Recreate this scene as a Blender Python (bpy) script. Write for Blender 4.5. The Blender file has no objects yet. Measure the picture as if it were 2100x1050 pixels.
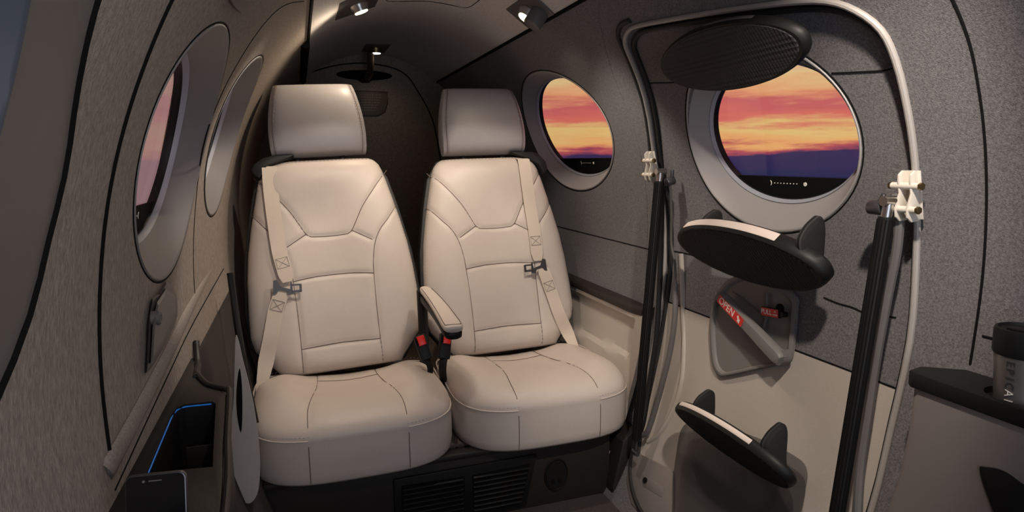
import bpy, bmesh, math, random
from mathutils import Vector, Matrix
from math import sin, cos, pi, sqrt, radians
random.seed(4)
SC = bpy.context.scene
COL = SC.collection

# ------------------------------------------------------------------ camera
# the eye sits at the world origin; x = across the cabin, y = aft, z = up, floor at z = -0.97
FPX = 1283.433
M = ((0.94702136, -0.0590351, 0.31569828),
     (-0.32100331, -0.14226283, 0.93633229),
     (-0.01036434, -0.98806687, -0.1536764))
cam_d = bpy.data.cameras.new('camera')
cam_d.sensor_width = 36.0
cam_d.lens = FPX / 2100 * 36.0
cam_d.clip_start = 0.02
cam = bpy.data.objects.new('camera', cam_d)
COL.objects.link(cam)
cam.matrix_world = Matrix(((M[0][0], -M[0][1], -M[0][2], 0), (M[1][0], -M[1][1], -M[1][2], 0),
                           (M[2][0], -M[2][1], -M[2][2], 0), (0, 0, 0, 1)))
SC.camera = cam
SC.view_settings.view_transform = 'Standard'
SC.view_settings.look = 'None'
SC.view_settings.gamma = 1.0
SC.view_settings.use_curve_mapping = False
SC.view_settings.exposure = 0.0

# ------------------------------------------------------------------ sunset sky (world)
wd = bpy.data.worlds.new('sunset_sky')
SC.world = wd
wd.use_nodes = True
nt = wd.node_tree
nt.nodes.clear()
def N(t, tree=None, **kw):
    n = (tree or nt).nodes.new(t)
    for k, v in kw.items(): setattr(n, k, v)
    return n
tc = N('ShaderNodeTexCoord')
sep = N('ShaderNodeSeparateXYZ')
nt.links.new(tc.outputs['Generated'], sep.inputs[0])
mp = N('ShaderNodeMapping'); mp.inputs['Scale'].default_value = (5.0, 5.0, 42.0)
nt.links.new(tc.outputs['Generated'], mp.inputs[0])
n1 = N('ShaderNodeTexNoise'); n1.inputs['Scale'].default_value = 1.3; n1.inputs['Detail'].default_value = 6; n1.inputs['Roughness'].default_value = .6
nt.links.new(mp.outputs[0], n1.inputs['Vector'])
ma = N('ShaderNodeMath', operation='MULTIPLY_ADD')
nt.links.new(n1.outputs['Fac'], ma.inputs[0]); ma.inputs[1].default_value = 0.07
nt.links.new(sep.outputs['Z'], ma.inputs[2])
mr = N('ShaderNodeMapRange')
mr.inputs['From Min'].default_value = -0.10 + .055; mr.inputs['From Max'].default_value = 0.20 + .055
nt.links.new(ma.outputs[0], mr.inputs[0])
cr = N('ShaderNodeValToRGB')
stops = [(0.0, (.015, .018, .07)), (.18, (.022, .022, .085)), (.275, (.045, .028, .095)), (.305, (.50, .09, .11)), (.335, (.85, .40, .15)),
         (.40, (.80, .55, .20)), (.45, (.72, .17, .13)), (.53, (.60, .13, .13)), (.58, (.82, .36, .17)), (.66, (.80, .58, .27)), (.74, (.72, .33, .27)),
         (.84, (.68, .34, .30)), (1.0, (.45, .20, .22))]
el = cr.color_ramp.elements
el[0].position, el[0].color = stops[0][0], stops[0][1] + (1,)
el[1].position, el[1].color = stops[-1][0], stops[-1][1] + (1,)
for p, c in stops[1:-1]:
    e = el.new(p); e.color = c + (1,)
nt.links.new(mr.outputs[0], cr.inputs[0])
mrx = N('ShaderNodeMapRange'); mrx.inputs['From Min'].default_value = -.03; mrx.inputs['From Max'].default_value = -.12
nt.links.new(sep.outputs['X'], mrx.inputs[0])
mixl = N('ShaderNodeMix', data_type='RGBA'); mixl.inputs[7].default_value = (.42, .24, .25, 1)
fm = N('ShaderNodeMath', operation='MULTIPLY'); fm.inputs[1].default_value = .8
nt.links.new(mrx.outputs[0], fm.inputs[0]); nt.links.new(fm.outputs[0], mixl.inputs[0]); nt.links.new(cr.outputs[0], mixl.inputs[6])
bg = N('ShaderNodeBackground'); bg.inputs['Strength'].default_value = 0.95
nt.links.new(mixl.outputs[2], bg.inputs[0])
wo = N('ShaderNodeOutputWorld'); nt.links.new(bg.outputs[0], wo.inputs[0])

# ------------------------------------------------------------------ lights of the cabin, plus added fill
def spot(name, loc, aim, energy, col=(1, .80, .60), size=110, blend=.7, rad=.03):
    l = bpy.data.lights.new(name, 'SPOT'); l.energy = energy; l.color = col
    l.spot_size = radians(size); l.spot_blend = blend; l.shadow_soft_size = rad
    o = bpy.data.objects.new(name, l); COL.objects.link(o); o.location = loc
    o.rotation_euler = (Vector(aim) - Vector(loc)).to_track_quat('-Z', 'Y').to_euler()
    return o
def area(name, loc, aim, energy, sx, sy, col=(.75, .85, 1.0)):
    l = bpy.data.lights.new(name, 'AREA'); l.energy = energy; l.color = col
    l.shape = 'RECTANGLE'; l.size = sx; l.size_y = sy
    o = bpy.data.objects.new(name, l); COL.objects.link(o); o.location = loc
    o.rotation_euler = (Vector(aim) - Vector(loc)).to_track_quat('-Z', 'Y').to_euler()
    return o
spot('overhead_spot', (0.16, 1.46, .46), (0.14, 1.76, -.6), 36, (1, .87, .74), 96, .30, .02)
spot('overhead_spot', (0.59, 1.46, .46), (0.61, 1.76, -.6), 36, (1, .87, .74), 96, .30, .02)
spot('overhead_spot', (0.50, 0.42, .47), (1.02, 1.16, -.52), 44, (1, .88, .76), 58, .7, .02)
spot('overhead_spot', (0.20, 0.35, .47), (-.32, .95, -.30), 8, (1, .86, .74), 80, .8, .03)
area('added_front_fill', (0.36, -0.55, .05), (.36, 1.7, .05), 3.2, .9, .45, (.70, .81, 1.0))  # added cool fill behind the eye to raise the ambient; no windshield is built

area('added_upward_fill', (0.36, -0.50, -.35), (.36, 2.2, .62), 2.6, .8, .3, (.90, .92, 1.0))  # added low fill aimed up to brighten the ceiling; no instruments are built

# ------------------------------------------------------------------ materials
MATS = {}
def mat(name, col, rough=.6, metal=0.0, noise=0.0, nscale=60, bump=0.0, bscale=400, spec=.5, emit=None, estr=0, alpha=1, stretch=(1, 1, 1), coat=0, sheen=0):
    m = bpy.data.materials.new(name); m.use_nodes = True
    t = m.node_tree; b = t.nodes['Principled BSDF']
    b.inputs['Base Color'].default_value = (*col, 1)
    b.inputs['Roughness'].default_value = rough
    b.inputs['Metallic'].default_value = metal
    b.inputs['Specular IOR Level'].default_value = spec
    b.inputs['Coat Weight'].default_value = coat
    b.inputs['Sheen Weight'].default_value = sheen
    if alpha < 1: b.inputs['Alpha'].default_value = alpha
    if emit: b.inputs['Emission Color'].default_value = (*emit, 1); b.inputs['Emission Strength'].default_value = estr
    tcn = t.nodes.new('ShaderNodeTexCoord'); mpn = t.nodes.new('ShaderNodeMapping')
    mpn.inputs['Scale'].default_value = stretch
    t.links.new(tcn.outputs['Object'], mpn.inputs[0])
    if noise:
        nz = t.nodes.new('ShaderNodeTexNoise'); nz.inputs['Scale'].default_value = nscale; nz.inputs['Detail'].default_value = 5; nz.inputs['Roughness'].default_value = .75
        t.links.new(mpn.outputs[0], nz.inputs['Vector'])
        r = t.nodes.new('ShaderNodeMapRange'); r.inputs['From Min'].default_value = .3; r.inputs['From Max'].default_value = .7
        r.inputs['To Min'].default_value = 1 - noise; r.inputs['To Max'].default_value = 1 + noise
        t.links.new(nz.outputs['Fac'], r.inputs[0])
        vm = t.nodes.new('ShaderNodeVectorMath'); vm.operation = 'SCALE'; vm.inputs[0].default_value = col
        t.links.new(r.outputs[0], vm.inputs['Scale']); t.links.new(vm.outputs[0], b.inputs['Base Color'])
    if bump:
        nb = t.nodes.new('ShaderNodeTexNoise'); nb.inputs['Scale'].default_value = bscale; nb.inputs['Detail'].default_value = 3
        t.links.new(mpn.outputs[0], nb.inputs['Vector'])
        bp = t.nodes.new('ShaderNodeBump'); bp.inputs['Strength'].default_value = bump; bp.inputs['Distance'].default_value = .002
        t.links.new(nb.outputs['Fac'], bp.inputs['Height']); t.links.new(bp.outputs[0], b.inputs['Normal'])
    MATS[name] = m
    return m
FAB = mat('wall_fabric_grey', (.145, .138, .142), .95, noise=.55, nscale=260, bump=.5, bscale=600, spec=.15, sheen=.1)
FABL = mat('wall_fabric_taupe', (.305, .262, .225), .95, noise=.38, nscale=230, bump=.5, bscale=600, spec=.15, stretch=(1, 1, .35))
FABU = mat('wall_fabric_taupe_ledge', (.30, .265, .235), .95, noise=.3, nscale=300, spec=.15)
FABC = mat('ceiling_fabric', (.58, .555, .55), .95, noise=.35, nscale=300, bump=.3, spec=.15)
FABD = mat('bulkhead_carpet', (.27, .225, .18), 1, noise=.6, nscale=330, bump=.6, spec=.1)
FABS = mat('wall_fabric_slate', (.115, .115, .125), .95, noise=.5, nscale=260, bump=.5, bscale=600, spec=.15)
LEA = mat('cream_leather', (.60, .525, .465), .42, noise=.03, nscale=14, bump=.12, bscale=420, spec=.35)
LEAH = mat('headrest_leather_shaded', (.385, .365, .372), .40, noise=.03, nscale=14, bump=.12, bscale=420, spec=.4)  # seat leather greyed and darkened to stand in for weaker light up here
SEAM = mat('seam_shadow_thread', (.16, .12, .10), .9, spec=.1)
STI = mat('stitch_thread', (.30, .27, .25), .8)
LEAP = mat('panel_leather', (.46, .41, .36), .6, noise=.05, nscale=300, bump=.2, bscale=500, spec=.3)
BEZ = mat('window_bezel_grey', (.33, .315, .31), .55, spec=.35)
BLK = mat('black_plastic', (.009, .009, .009), .5, spec=.25)
BLKM = mat('black_matte', (.006, .006, .006), .9, spec=.1)
DKB = mat('dark_brown_plastic', (.022, .018, .016), .5, spec=.3)
CON = mat('console_dark_leather', (.017, .015, .014), .5, bump=.1, spec=.35)
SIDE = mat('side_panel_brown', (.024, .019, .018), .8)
GRY = mat('grey_plastic', (.165, .155, .145), .5, spec=.35)
GRYD = mat('grey_plastic_dark', (.12, .113, .11), .5, spec=.35)
RING = mat('ring_light_grey', (.34, .36, .40), .45, spec=.4)
BEZL = mat('window_bezel_dark', (.20, .19, .185), .5, spec=.35)
GRYB = mat('slate_plastic', (.075, .085, .105), .5, spec=.35)
KICK = mat('kick_panel_grey', (.20, .175, .162), .55, spec=.35)
CAB = mat('cabinet_laminate', (.20, .175, .16), .5, spec=.4)
WHT = mat('cream_painted_metal', (.62, .57, .50), .35, spec=.5)
TRIM = mat('door_seal_cream', (.33, .305, .285), .4, spec=.5)
TRIMD = mat('door_seal_and_gap_shade', (.012, .012, .012), .7)
CHR = mat('satin_steel', (.45, .44, .43), .28, 1.0)
CHRD = mat('gunmetal', (.13, .13, .14), .38, .85)
BRA = mat('brass_bolt', (.25, .19, .09), .35, 1.0)
RED = mat('red_label', (.62, .03, .025), .45)
REDB = mat('red_button', (.85, .02, .01), .35)
WTXT = mat('white_lettering', (.80, .76, .68), .6)
CRP = mat('floor_carpet', (.060, .052, .050), 1, noise=.6, nscale=300, bump=.8, bscale=420, spec=.1)
CRPT = mat('platform_carpet', (.16, .125, .10), 1, noise=.6, nscale=300, bump=.8, bscale=420, spec=.1)
STRAP = mat('belt_webbing', (.66, .57, .48), .7, bump=.3, bscale=900, spec=.2)
STRI = mat('tread_cream_strip', (.66, .56, .50), .5)
LED = mat('blue_light_strip', (.0, .06, .25), .5, emit=(.015, .17, .60), estr=.35)
LENS = mat('lamp_lens', (1, .9, .7), .4, emit=(1, .86, .55), estr=6)
LENSW = mat('lamp_lens_cool', (1, 1, 1), .4, emit=(.95, .95, 1), estr=3)
SCRN = mat('phone_glass', (.006, .006, .007), .12, spec=.6)
SMK = mat('smoked_acrylic', (.06, .058, .06), .12, alpha=.5, spec=.6)
PLQ = mat('placard_brown', (.12, .09, .06), .5)
PLT = mat('placard_print', (.30, .25, .17), .6)
TUM = mat('tumbler_steel', (.28, .26, .245), .38, .75)
TIN = mat('tumbler_print_dark', (.03, .03, .03), .5)
SHELL = mat('seat_shell_black', (.012, .012, .012), .55)

# tread faces: fine perforated / ribbed rubber
def tread_mat(name, base, kind):
    m = mat(name, base, .75, spec=.25); t = m.node_tree; b = t.nodes['Principled BSDF']
    tcn = t.nodes.new('ShaderNodeTexCoord')
    if kind == 'dots':
        v = t.nodes.new('ShaderNodeTexVoronoi'); v.inputs['Scale'].default_value = 130; v.inputs['Randomness'].default_value = 0.0
        t.links.new(tcn.outputs['Object'], v.inputs['Vector']); out = v.outputs['Distance']
    else:
        v = t.nodes.new('ShaderNodeTexWave'); v.inputs['Scale'].default_value = 36; v.bands_direction = 'Y'; v.inputs['Distortion'].default_value = .3
        t.links.new(tcn.outputs['Object'], v.inputs['Vector']); out = v.outputs['Fac']
    bp = t.nodes.new('ShaderNodeBump'); bp.inputs['Strength'].default_value = .8; bp.inputs['Distance'].default_value = .003
    t.links.new(out, bp.inputs['Height']); t.links.new(bp.outputs[0], b.inputs['Normal'])
    r = t.nodes.new('ShaderNodeMapRange'); r.inputs['To Min'].default_value = .6; r.inputs['To Max'].default_value = 1.5
    r.inputs['From Max'].default_value = .6 if kind == 'dots' else 1
    t.links.new(out, r.inputs[0])
    vm = t.nodes.new('ShaderNodeVectorMath'); vm.operation = 'SCALE'; vm.inputs[0].default_value = base
    t.links.new(r.outputs[0], vm.inputs['Scale']); t.links.new(vm.outputs[0], b.inputs['Base Color'])
    return m
TRD1 = tread_mat('tread_perforated', (.030, .028, .028), 'dots')
TRD2 = tread_mat('tread_ribbed', (.022, .020, .020), 'ribs')

# thin clear pane
GLS = bpy.data.materials.new('window_glass'); GLS.use_nodes = True
t = GLS.node_tree; t.nodes.clear()
o_ = t.nodes.new('ShaderNodeOutputMaterial'); tr = t.nodes.new('ShaderNodeBsdfTransparent'); tr.inputs[0].default_value = (.95, .93, .93, 1)
gl = t.nodes.new('ShaderNodeBsdfGlossy'); gl.inputs['Roughness'].default_value = .03
lw = t.nodes.new('ShaderNodeLayerWeight'); lw.inputs['Blend'].default_value = .5
pw = t.nodes.new('ShaderNodeMath'); pw.operation = 'POWER'; pw.inputs[1].default_value = 4.0
fr = t.nodes.new('ShaderNodeMath'); fr.operation = 'MULTIPLY_ADD'; fr.inputs[1].default_value = .55; fr.inputs[2].default_value = .03
t.links.new(lw.outputs['Facing'], pw.inputs[0]); t.links.new(pw.outputs[0], fr.inputs[0])
mx = t.nodes.new('ShaderNodeMixShader')
t.links.new(fr.outputs[0], mx.inputs[0]); t.links.new(tr.outputs[0], mx.inputs[1]); t.links.new(gl.outputs[0], mx.inputs[2]); t.links.new(mx.outputs[0], o_.inputs[0])

# ------------------------------------------------------------------ mesh helpers
class MB:
    """collects geometry that becomes ONE mesh object"""
    def __init__(s): s.v = []; s.f = []
    def add(s, v, f):
        n = len(s.v); s.v += [tuple(p) for p in v]; s.f += [tuple(i + n for i in q) for q in f]; return s
    def build(s, name, m, parent=None, smooth=35, bevel=0, seg=2, loc=None):
        me = bpy.data.meshes.new(name)
        v = s.v
        if loc is not None: v = [tuple(Vector(p) - Vector(loc)) for p in v]
        me.from_pydata(v, [], s.f); me.validate()
        bm = bmesh.new(); bm.from_mesh(me)
        if bevel:
            bmesh.ops.remove_doubles(bm, verts=bm.verts, dist=1e-6)
            es = [e for e in bm.edges if len(e.link_faces) == 2 and e.calc_face_angle(0) > radians(40)]
            bmesh.ops.bevel(bm, geom=es, offset=bevel, segments=seg, affect='EDGES', profile=.5, clamp_overlap=True)
        bmesh.ops.recalc_face_normals(bm, faces=bm.faces)
        bm.to_mesh(me); bm.free()
        me.materials.append(m)
        me.shade_smooth()
        me.set_sharp_from_angle(angle=radians(smooth))
        o = bpy.data.objects.new(name, me); COL.objects.link(o)
        if loc is not None: o.location = loc
        if parent: o.parent = parent
        return o
    def box(s, c, sz, R=None):
        c = Vector(c); hx, hy, hz = sz[0] / 2, sz[1] / 2, sz[2] / 2
        vs = []
        for x in (-hx, hx):
            for y in (-hy, hy):
                for z in (-hz, hz):
                    p = Vector((x, y, z)); p = (R @ p if R else p) + c; vs.append(p)
        return s.add(vs, [(0, 1, 3, 2), (4, 6, 7, 5), (0, 4, 5, 1), (2, 3, 7, 6), (0, 2, 6, 4), (1, 5, 7, 3)])
    def tube(s, pts, r, n=12, closed=False, flat=1.0, up=None, caps=True):
        pts = [Vector(p) for p in pts]; L = len(pts)
        rs = r if isinstance(r, (list, tuple)) else [r] * L
        vs = []; prev = None
        for i, p in enumerate(pts):
            a = pts[(i - 1) % L] if (closed or i > 0) else p; b = pts[(i + 1) % L] if (closed or i < L - 1) else p
            T = (b - a).normalized()
            u = Vector(up) if up is not None else (prev if prev else (Vector((0, 0, 1)) if abs(T.z) < .9 else Vector((1, 0, 0))))
            u = (u - T * u.dot(T)).normalized(); w = T.cross(u); prev = u
            for k in range(n):
                a_ = 2 * pi * k / n; vs.append(p + u * cos(a_) * rs[i] * flat + w * sin(a_) * rs[i])
        fs = []
        for i in range(L if closed else L - 1):
            j = (i + 1) % L
            for k in range(n):
                k2 = (k + 1) % n; fs.append((i * n + k, i * n + k2, j * n + k2, j * n + k))
        if not closed and caps: fs += [tuple(range(n - 1, -1, -1)), tuple((L - 1) * n + k for k in range(n))]
        return s.add(vs, fs)
    def cyl(s, a, b, r, n=20, r2=None): return s.tube([a, b], [r, r if r2 is None else r2], n)
    def ribbon(s, pts, sides, width, th):
        """strap: pts centre line, sides = unit width direction per point, closed thin box section"""
        vs = []; L = len(pts)
        for i, p in enumerate(pts):
            p = Vector(p); a = Vector(pts[max(i - 1, 0)]); b = Vector(pts[min(i + 1, L - 1)])
            T = (b - a).normalized(); W_ = Vector(sides[i] if isinstance(sides, list) else sides)
            W_ = (W_ - T * W_.dot(T)).normalized(); Nn = T.cross(W_)
            w = width[i] if isinstance(width, list) else width
            for sx, sn in ((-1, -1), (1, -1), (1, 1), (-1, 1)): vs.append(p + W_ * w / 2 * sx + Nn * th / 2 * sn)
        fs = []
        for i in range(L - 1):
            for k in range(4):
                k2 = (k + 1) % 4; fs.append((i * 4 + k, i * 4 + k2, i * 4 + 4 + k2, i * 4 + 4 + k))
        fs += [(3, 2, 1, 0), tuple((L - 1) * 4 + k for k in range(4))]
        return s.add(vs, fs)
    def prism(s, poly, vec):
        """3D polygon extruded by vec"""
        n = len(poly); vec = Vector(vec)
        vs = [Vector(p) for p in poly] + [Vector(p) + vec for p in poly]
        return s.add(vs, [tuple(range(n - 1, -1, -1)), tuple(range(n, 2 * n))] + [(i, (i + 1) % n, n + (i + 1) % n, n + i) for i in range(n)])
    def grid(s, fn, nu, nv, closeu=False):
        vs = [fn(i / (nu if closeu else nu - 1), j / (nv - 1)) for j in range(nv) for i in range(nu)]
        fs = []
        for j in range(nv - 1):
            for i in range(nu if closeu else nu - 1):
                i2 = (i + 1) % nu; fs.append((j * nu + i, j * nu + i2, (j + 1) * nu + i2, (j + 1) * nu + i))
        return s.add(vs, fs)
    def revolve(s, prof, c, axis=(0, 0, 1), n=40, capa=True, capb=True):
        ax = Vector(axis).normalized(); u = ax.orthogonal().normalized(); w = ax.cross(u); c = Vector(c)
        vs = []; L = len(prof)
        for r, h in prof:
            for k in range(n):
                a = 2 * pi * k / n; vs.append(c + ax * h + (u * cos(a) + w * sin(a)) * r)
        fs = [(i * n + k, i * n + (k + 1) % n, (i + 1) * n + (k + 1) % n, (i + 1) * n + k) for i in range(L - 1) for k in range(n)]
        if capa: fs.append(tuple(range(n - 1, -1, -1)))
        if capb: fs.append(tuple((L - 1) * n + k for k in range(n)))
        return s.add(vs, fs)

def spline(pts, k=8, closed=False):
    pts = [Vector(p) for p in pts]; L = len(pts); out = []
    for i in range(L if closed else L - 1):
        g = lambda j: pts[j % L] if closed else pts[min(max(j, 0), L - 1)]
        p0, p1, p2, p3 = g(i - 1), g(i), g(i + 1), g(i + 2)
        for q in range(k):
            t_ = q / k
            out.append(.5 * ((2 * p1) + (p2 - p0) * t_ + (2 * p0 - 5 * p1 + 4 * p2 - p3) * t_ ** 2 + (3 * p1 - p0 - 3 * p2 + p3) * t_ ** 3))
    if not closed: out.append(pts[-1])
    return out
def sm(x, a, b):
    t_ = min(max((x - a) / (b - a), 0), 1); return t_ * t_ * (3 - 2 * t_)

def wsp(pts, off=0.0, k=10):
    """spline of (angle, y) points laid on the liner"""
    return [sect(p.x, p.y, off) for p in spline([(a, y, 0) for a, y in pts], k)]
def zy(side, y, z): return (th_of(side, z), y)
def tag(o, label=None, cat=None, group=None, kind=None):
    if label: o['label'] = label
    if cat: o['category'] = cat
    if group: o['group'] = group
    if kind: o['kind'] = kind
    return o
def empty(name, loc, label=None, cat=None, group=None, kind=None):
    o = bpy.data.objects.new(name, None); COL.objects.link(o); o.location = loc; o.empty_display_size = .05
    return tag(o, label, cat, group, kind)
def put(o, parent):
    """parent o, whose mesh is in world coordinates, under a thing placed by location only"""
    o.parent = parent
    l = Vector((0, 0, 0)); p = parent
    while p: l += Vector(p.location); p = p.parent
    o.location = Vector(o.location) - l
    return o
def struct(o): o['kind'] = 'structure'; return o
def text(name, s, size, Mx, m, depth=.0006):
    cu = bpy.data.curves.new(name, 'FONT'); cu.body = s; cu.size = size; cu.extrude = depth; cu.align_x = 'CENTER'; cu.align_y = 'CENTER'
    ob = bpy.data.objects.new(name, cu); COL.objects.link(ob)
    dg = bpy.context.evaluated_depsgraph_get(); me = bpy.data.meshes.new_from_object(ob.evaluated_get(dg))
    bpy.data.objects.remove(ob); me.transform(Mx); me.materials.clear(); me.materials.append(m)
    o = bpy.data.objects.new(name, me); COL.objects.link(o); return o
def frame(o, x, y):
    """matrix with given origin, x axis and approx y axis"""
    x = Vector(x).normalized(); y = Vector(y); y = (y - x * y.dot(x)).normalized(); z = x.cross(y)
    return Matrix(((x.x, y.x, z.x, o[0]), (x.y, y.y, z.y, o[1]), (x.z, y.z, z.z, o[2]), (0, 0, 0, 1)))
def boolean(o, cutter, op='DIFFERENCE'):
    md = o.modifiers.new('b', 'BOOLEAN'); md.object = cutter; md.operation = op; md.solver = 'EXACT'
    dg = bpy.context.evaluated_depsgraph_get()
    me = bpy.data.meshes.new_from_object(o.evaluated_get(dg)); o.modifiers.clear(); old = o.data; o.data = me
    me.name = o.name
    bpy.data.meshes.remove(old)
    me.shade_smooth(); me.set_sharp_from_angle(angle=radians(30))
    if not me.materials: me.materials.append(cutter.data.materials[0])
def kill(o): bpy.data.objects.remove(o)

# ------------------------------------------------------------------ fuselage section
XC, AX, BU, BL, ZC, FLOOR = .375, .59, .77, 1.0, -.26, -.97
def sect(th, y, off=0.0):
    """point on the liner at section angle th (deg, 0 = right), off = distance inward"""
    a = radians(th); b = BU if sin(a) >= 0 else BL
    p = Vector((XC + AX * cos(a), y, ZC + b * sin(a)))
    n = -Vector((cos(a) / AX, 0, sin(a) / b)).normalized()
    return p + n * off
def th_of(side, z):
    q = (z - ZC) / (BU if z > ZC else BL); a = math.degrees(math.asin(max(-1, min(1, q))))
    return a if side > 0 else 180 - a
def wp(side, y, z, off=0.0): return sect(th_of(side, z), y, off)
def wn(side, z):
    return sect(th_of(side, z), 0, 1) - sect(th_of(side, z), 0, 0)
def ray(px, py):
    d = ((px - 1050) / FPX, (py - 525) / FPX, 1.0)
    return Vector([M[i][0] * d[0] + M[i][1] * d[1] + M[i][2] * d[2] for i in range(3)])
def on(px, py, ax, v): r = ray(px, py); return r * (v / r[ax])
def W(px, py, off=0.0):
    """where the liner (or a surface off inside it) is, seen along a photo ray (used to survey places on the walls)"""
    r = ray(px, py); lo, hi = 0., 6.
    for _ in range(50):
        m_ = (lo + hi) / 2; p = r * m_
        z = p.z; q = (z - ZC) / ((BU if z > ZC else BL) - off)
        h = (AX - off) * sqrt(max(0, 1 - q * q))
        if abs(p.x - XC) < h: lo = m_
        else: hi = m_
    return r * lo
def wline(pix, off, k=6, sp=True):
    p = [W(x, y, off) for x, y in pix]
    return spline(p, k) if sp else p

def shell(name, th0, th1, y0, y1, off0, off1, m, ny=40, nt_=60):
    b = MB(); vs = []
    for side_off in (off0, off1):
        for j in range(ny):
            for i in range(nt_):
                vs.append(sect(th0 + (th1 - th0) * i / (nt_ - 1), y0 + (y1 - y0) * j / (ny - 1), side_off))
    n = ny * nt_; fs = []
    for j in range(ny - 1):
        for i in range(nt_ - 1):
            a = j * nt_ + i; q = (a, a + 1, a + nt_ + 1, a + nt_)
            fs.append(q); fs.append(tuple(reversed([x + n for x in q])))
    for i in range(nt_ - 1):
        fs.append((i, i + n, i + 1 + n, i + 1)); a = (ny - 1) * nt_ + i; fs.append((a + 1, a + 1 + n, a + n, a))
    for j in range(ny - 1):
        a = j * nt_; fs.append((a + nt_, a + nt_ + n, a + n, a)); a = j * nt_ + nt_ - 1; fs.append((a, a + n, a + nt_ + n, a + nt_))
    b.add(vs, fs)
    return b.build(name, m)
def yz_prism(poly, x0, x1, m):
    return MB().prism([(x0, y, z) for y, z in poly], (x1 - x0, 0, 0)).build('cutter', m)
def ell(cy, cz, ry, rz, n=72): return [(cy + ry * cos(2 * pi * k / n), cz + rz * sin(2 * pi * k / n)) for k in range(n)]

# windows: (side, centre y, centre z, outer ry, outer rz, ring width)
WIN = [(1, 1.110, .029, .249, .188, .055), (1, 2.075, .088, .340, .198, .042), (-1, 1.120, .012, .255, .190, .050), (-1, 1.700, .060, .250, .185, .045)]

wr = struct(shell('wall_right', 57, -46, -.62, 3.24, 0, -.07, FAB, 60, 70))
wl = struct(shell('wall_left', 123, 226, -.62, 3.24, 0, -.07, FABL, 50, 70))
ce = struct(shell('ceiling', 57.4, 122.6, -.62, 3.24, 0, -.05, FABC, 30, 40))
DOOR = [(1.521, -.01), (1.477, .154), (1.456, .259), (1.440, .287), (1.402, .303), (1.35, .306), (1.191, .292), (1.046, .277), (.908, .260), (.833, .245),
        (.789, .222), (.759, .189), (.749, .145), (.747, .073), (.747, -.01), (.750, -.105), (.752, -.195), (.752, -.312), (.763, -.471), (.766, -.623),
        (.78, -.78), (.83, -.89), (.92, -.935), (1.12, -.94), (1.32, -.935), (1.42, -.905), (1.475, -.85), (1.505, -.76), (1.516, -.66), (1.516, -.523), (1.512, -.41), (1.506, -.323), (1.505, -.21), (1.51, -.10)]
dpoly = [(p.x, p.y) for p in spline([(a, b, 0) for a, b in DOOR], 3, True)]
c = yz_prism(dpoly, .5, 1.3, BLK); boolean(wr, c)
def scaled(poly, cy, cz, s): return [(cy + (a - cy) * s, cz + (b - cz) * s) for a, b in poly]
dc2 = yz_prism(scaled(dpoly, 1.13, -.3, .985), .5, 1.3, BLK)
kill(c)
# door skins (parts of the door): fabric above, leather below, hard kick panel at the bottom corner
zs = -.403
def th(z): return th_of(1, z)
door = empty('door_1', (.94, 1.13, -.94)); struct(door)
fabd = shell('fabric_panel', 57, th(zs) , .70, 1.56, -.012, -.062, FAB, 30, 60); boolean(fabd, dc2, 'INTERSECT')
lead = shell('leather_panel', th(zs - .002), -46, .70, 1.56, -.010, -.060, LEAP, 30, 40); boolean(lead, dc2, 'INTERSECT')
kill(dc2)
cut = []
for i, (sd, cy, cz, ry, rz, rw) in enumerate(WIN):
    cut = yz_prism(ell(cy, cz, ry, rz), (.5 if sd > 0 else -.5), (1.3 if sd > 0 else .15), BLK)
    for o in ([wr, fabd] if i == 0 else [wr] if sd > 0 else [wl]): boolean(o, cut)
    kill(cut)
put(fabd, door); put(lead, door)

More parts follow.
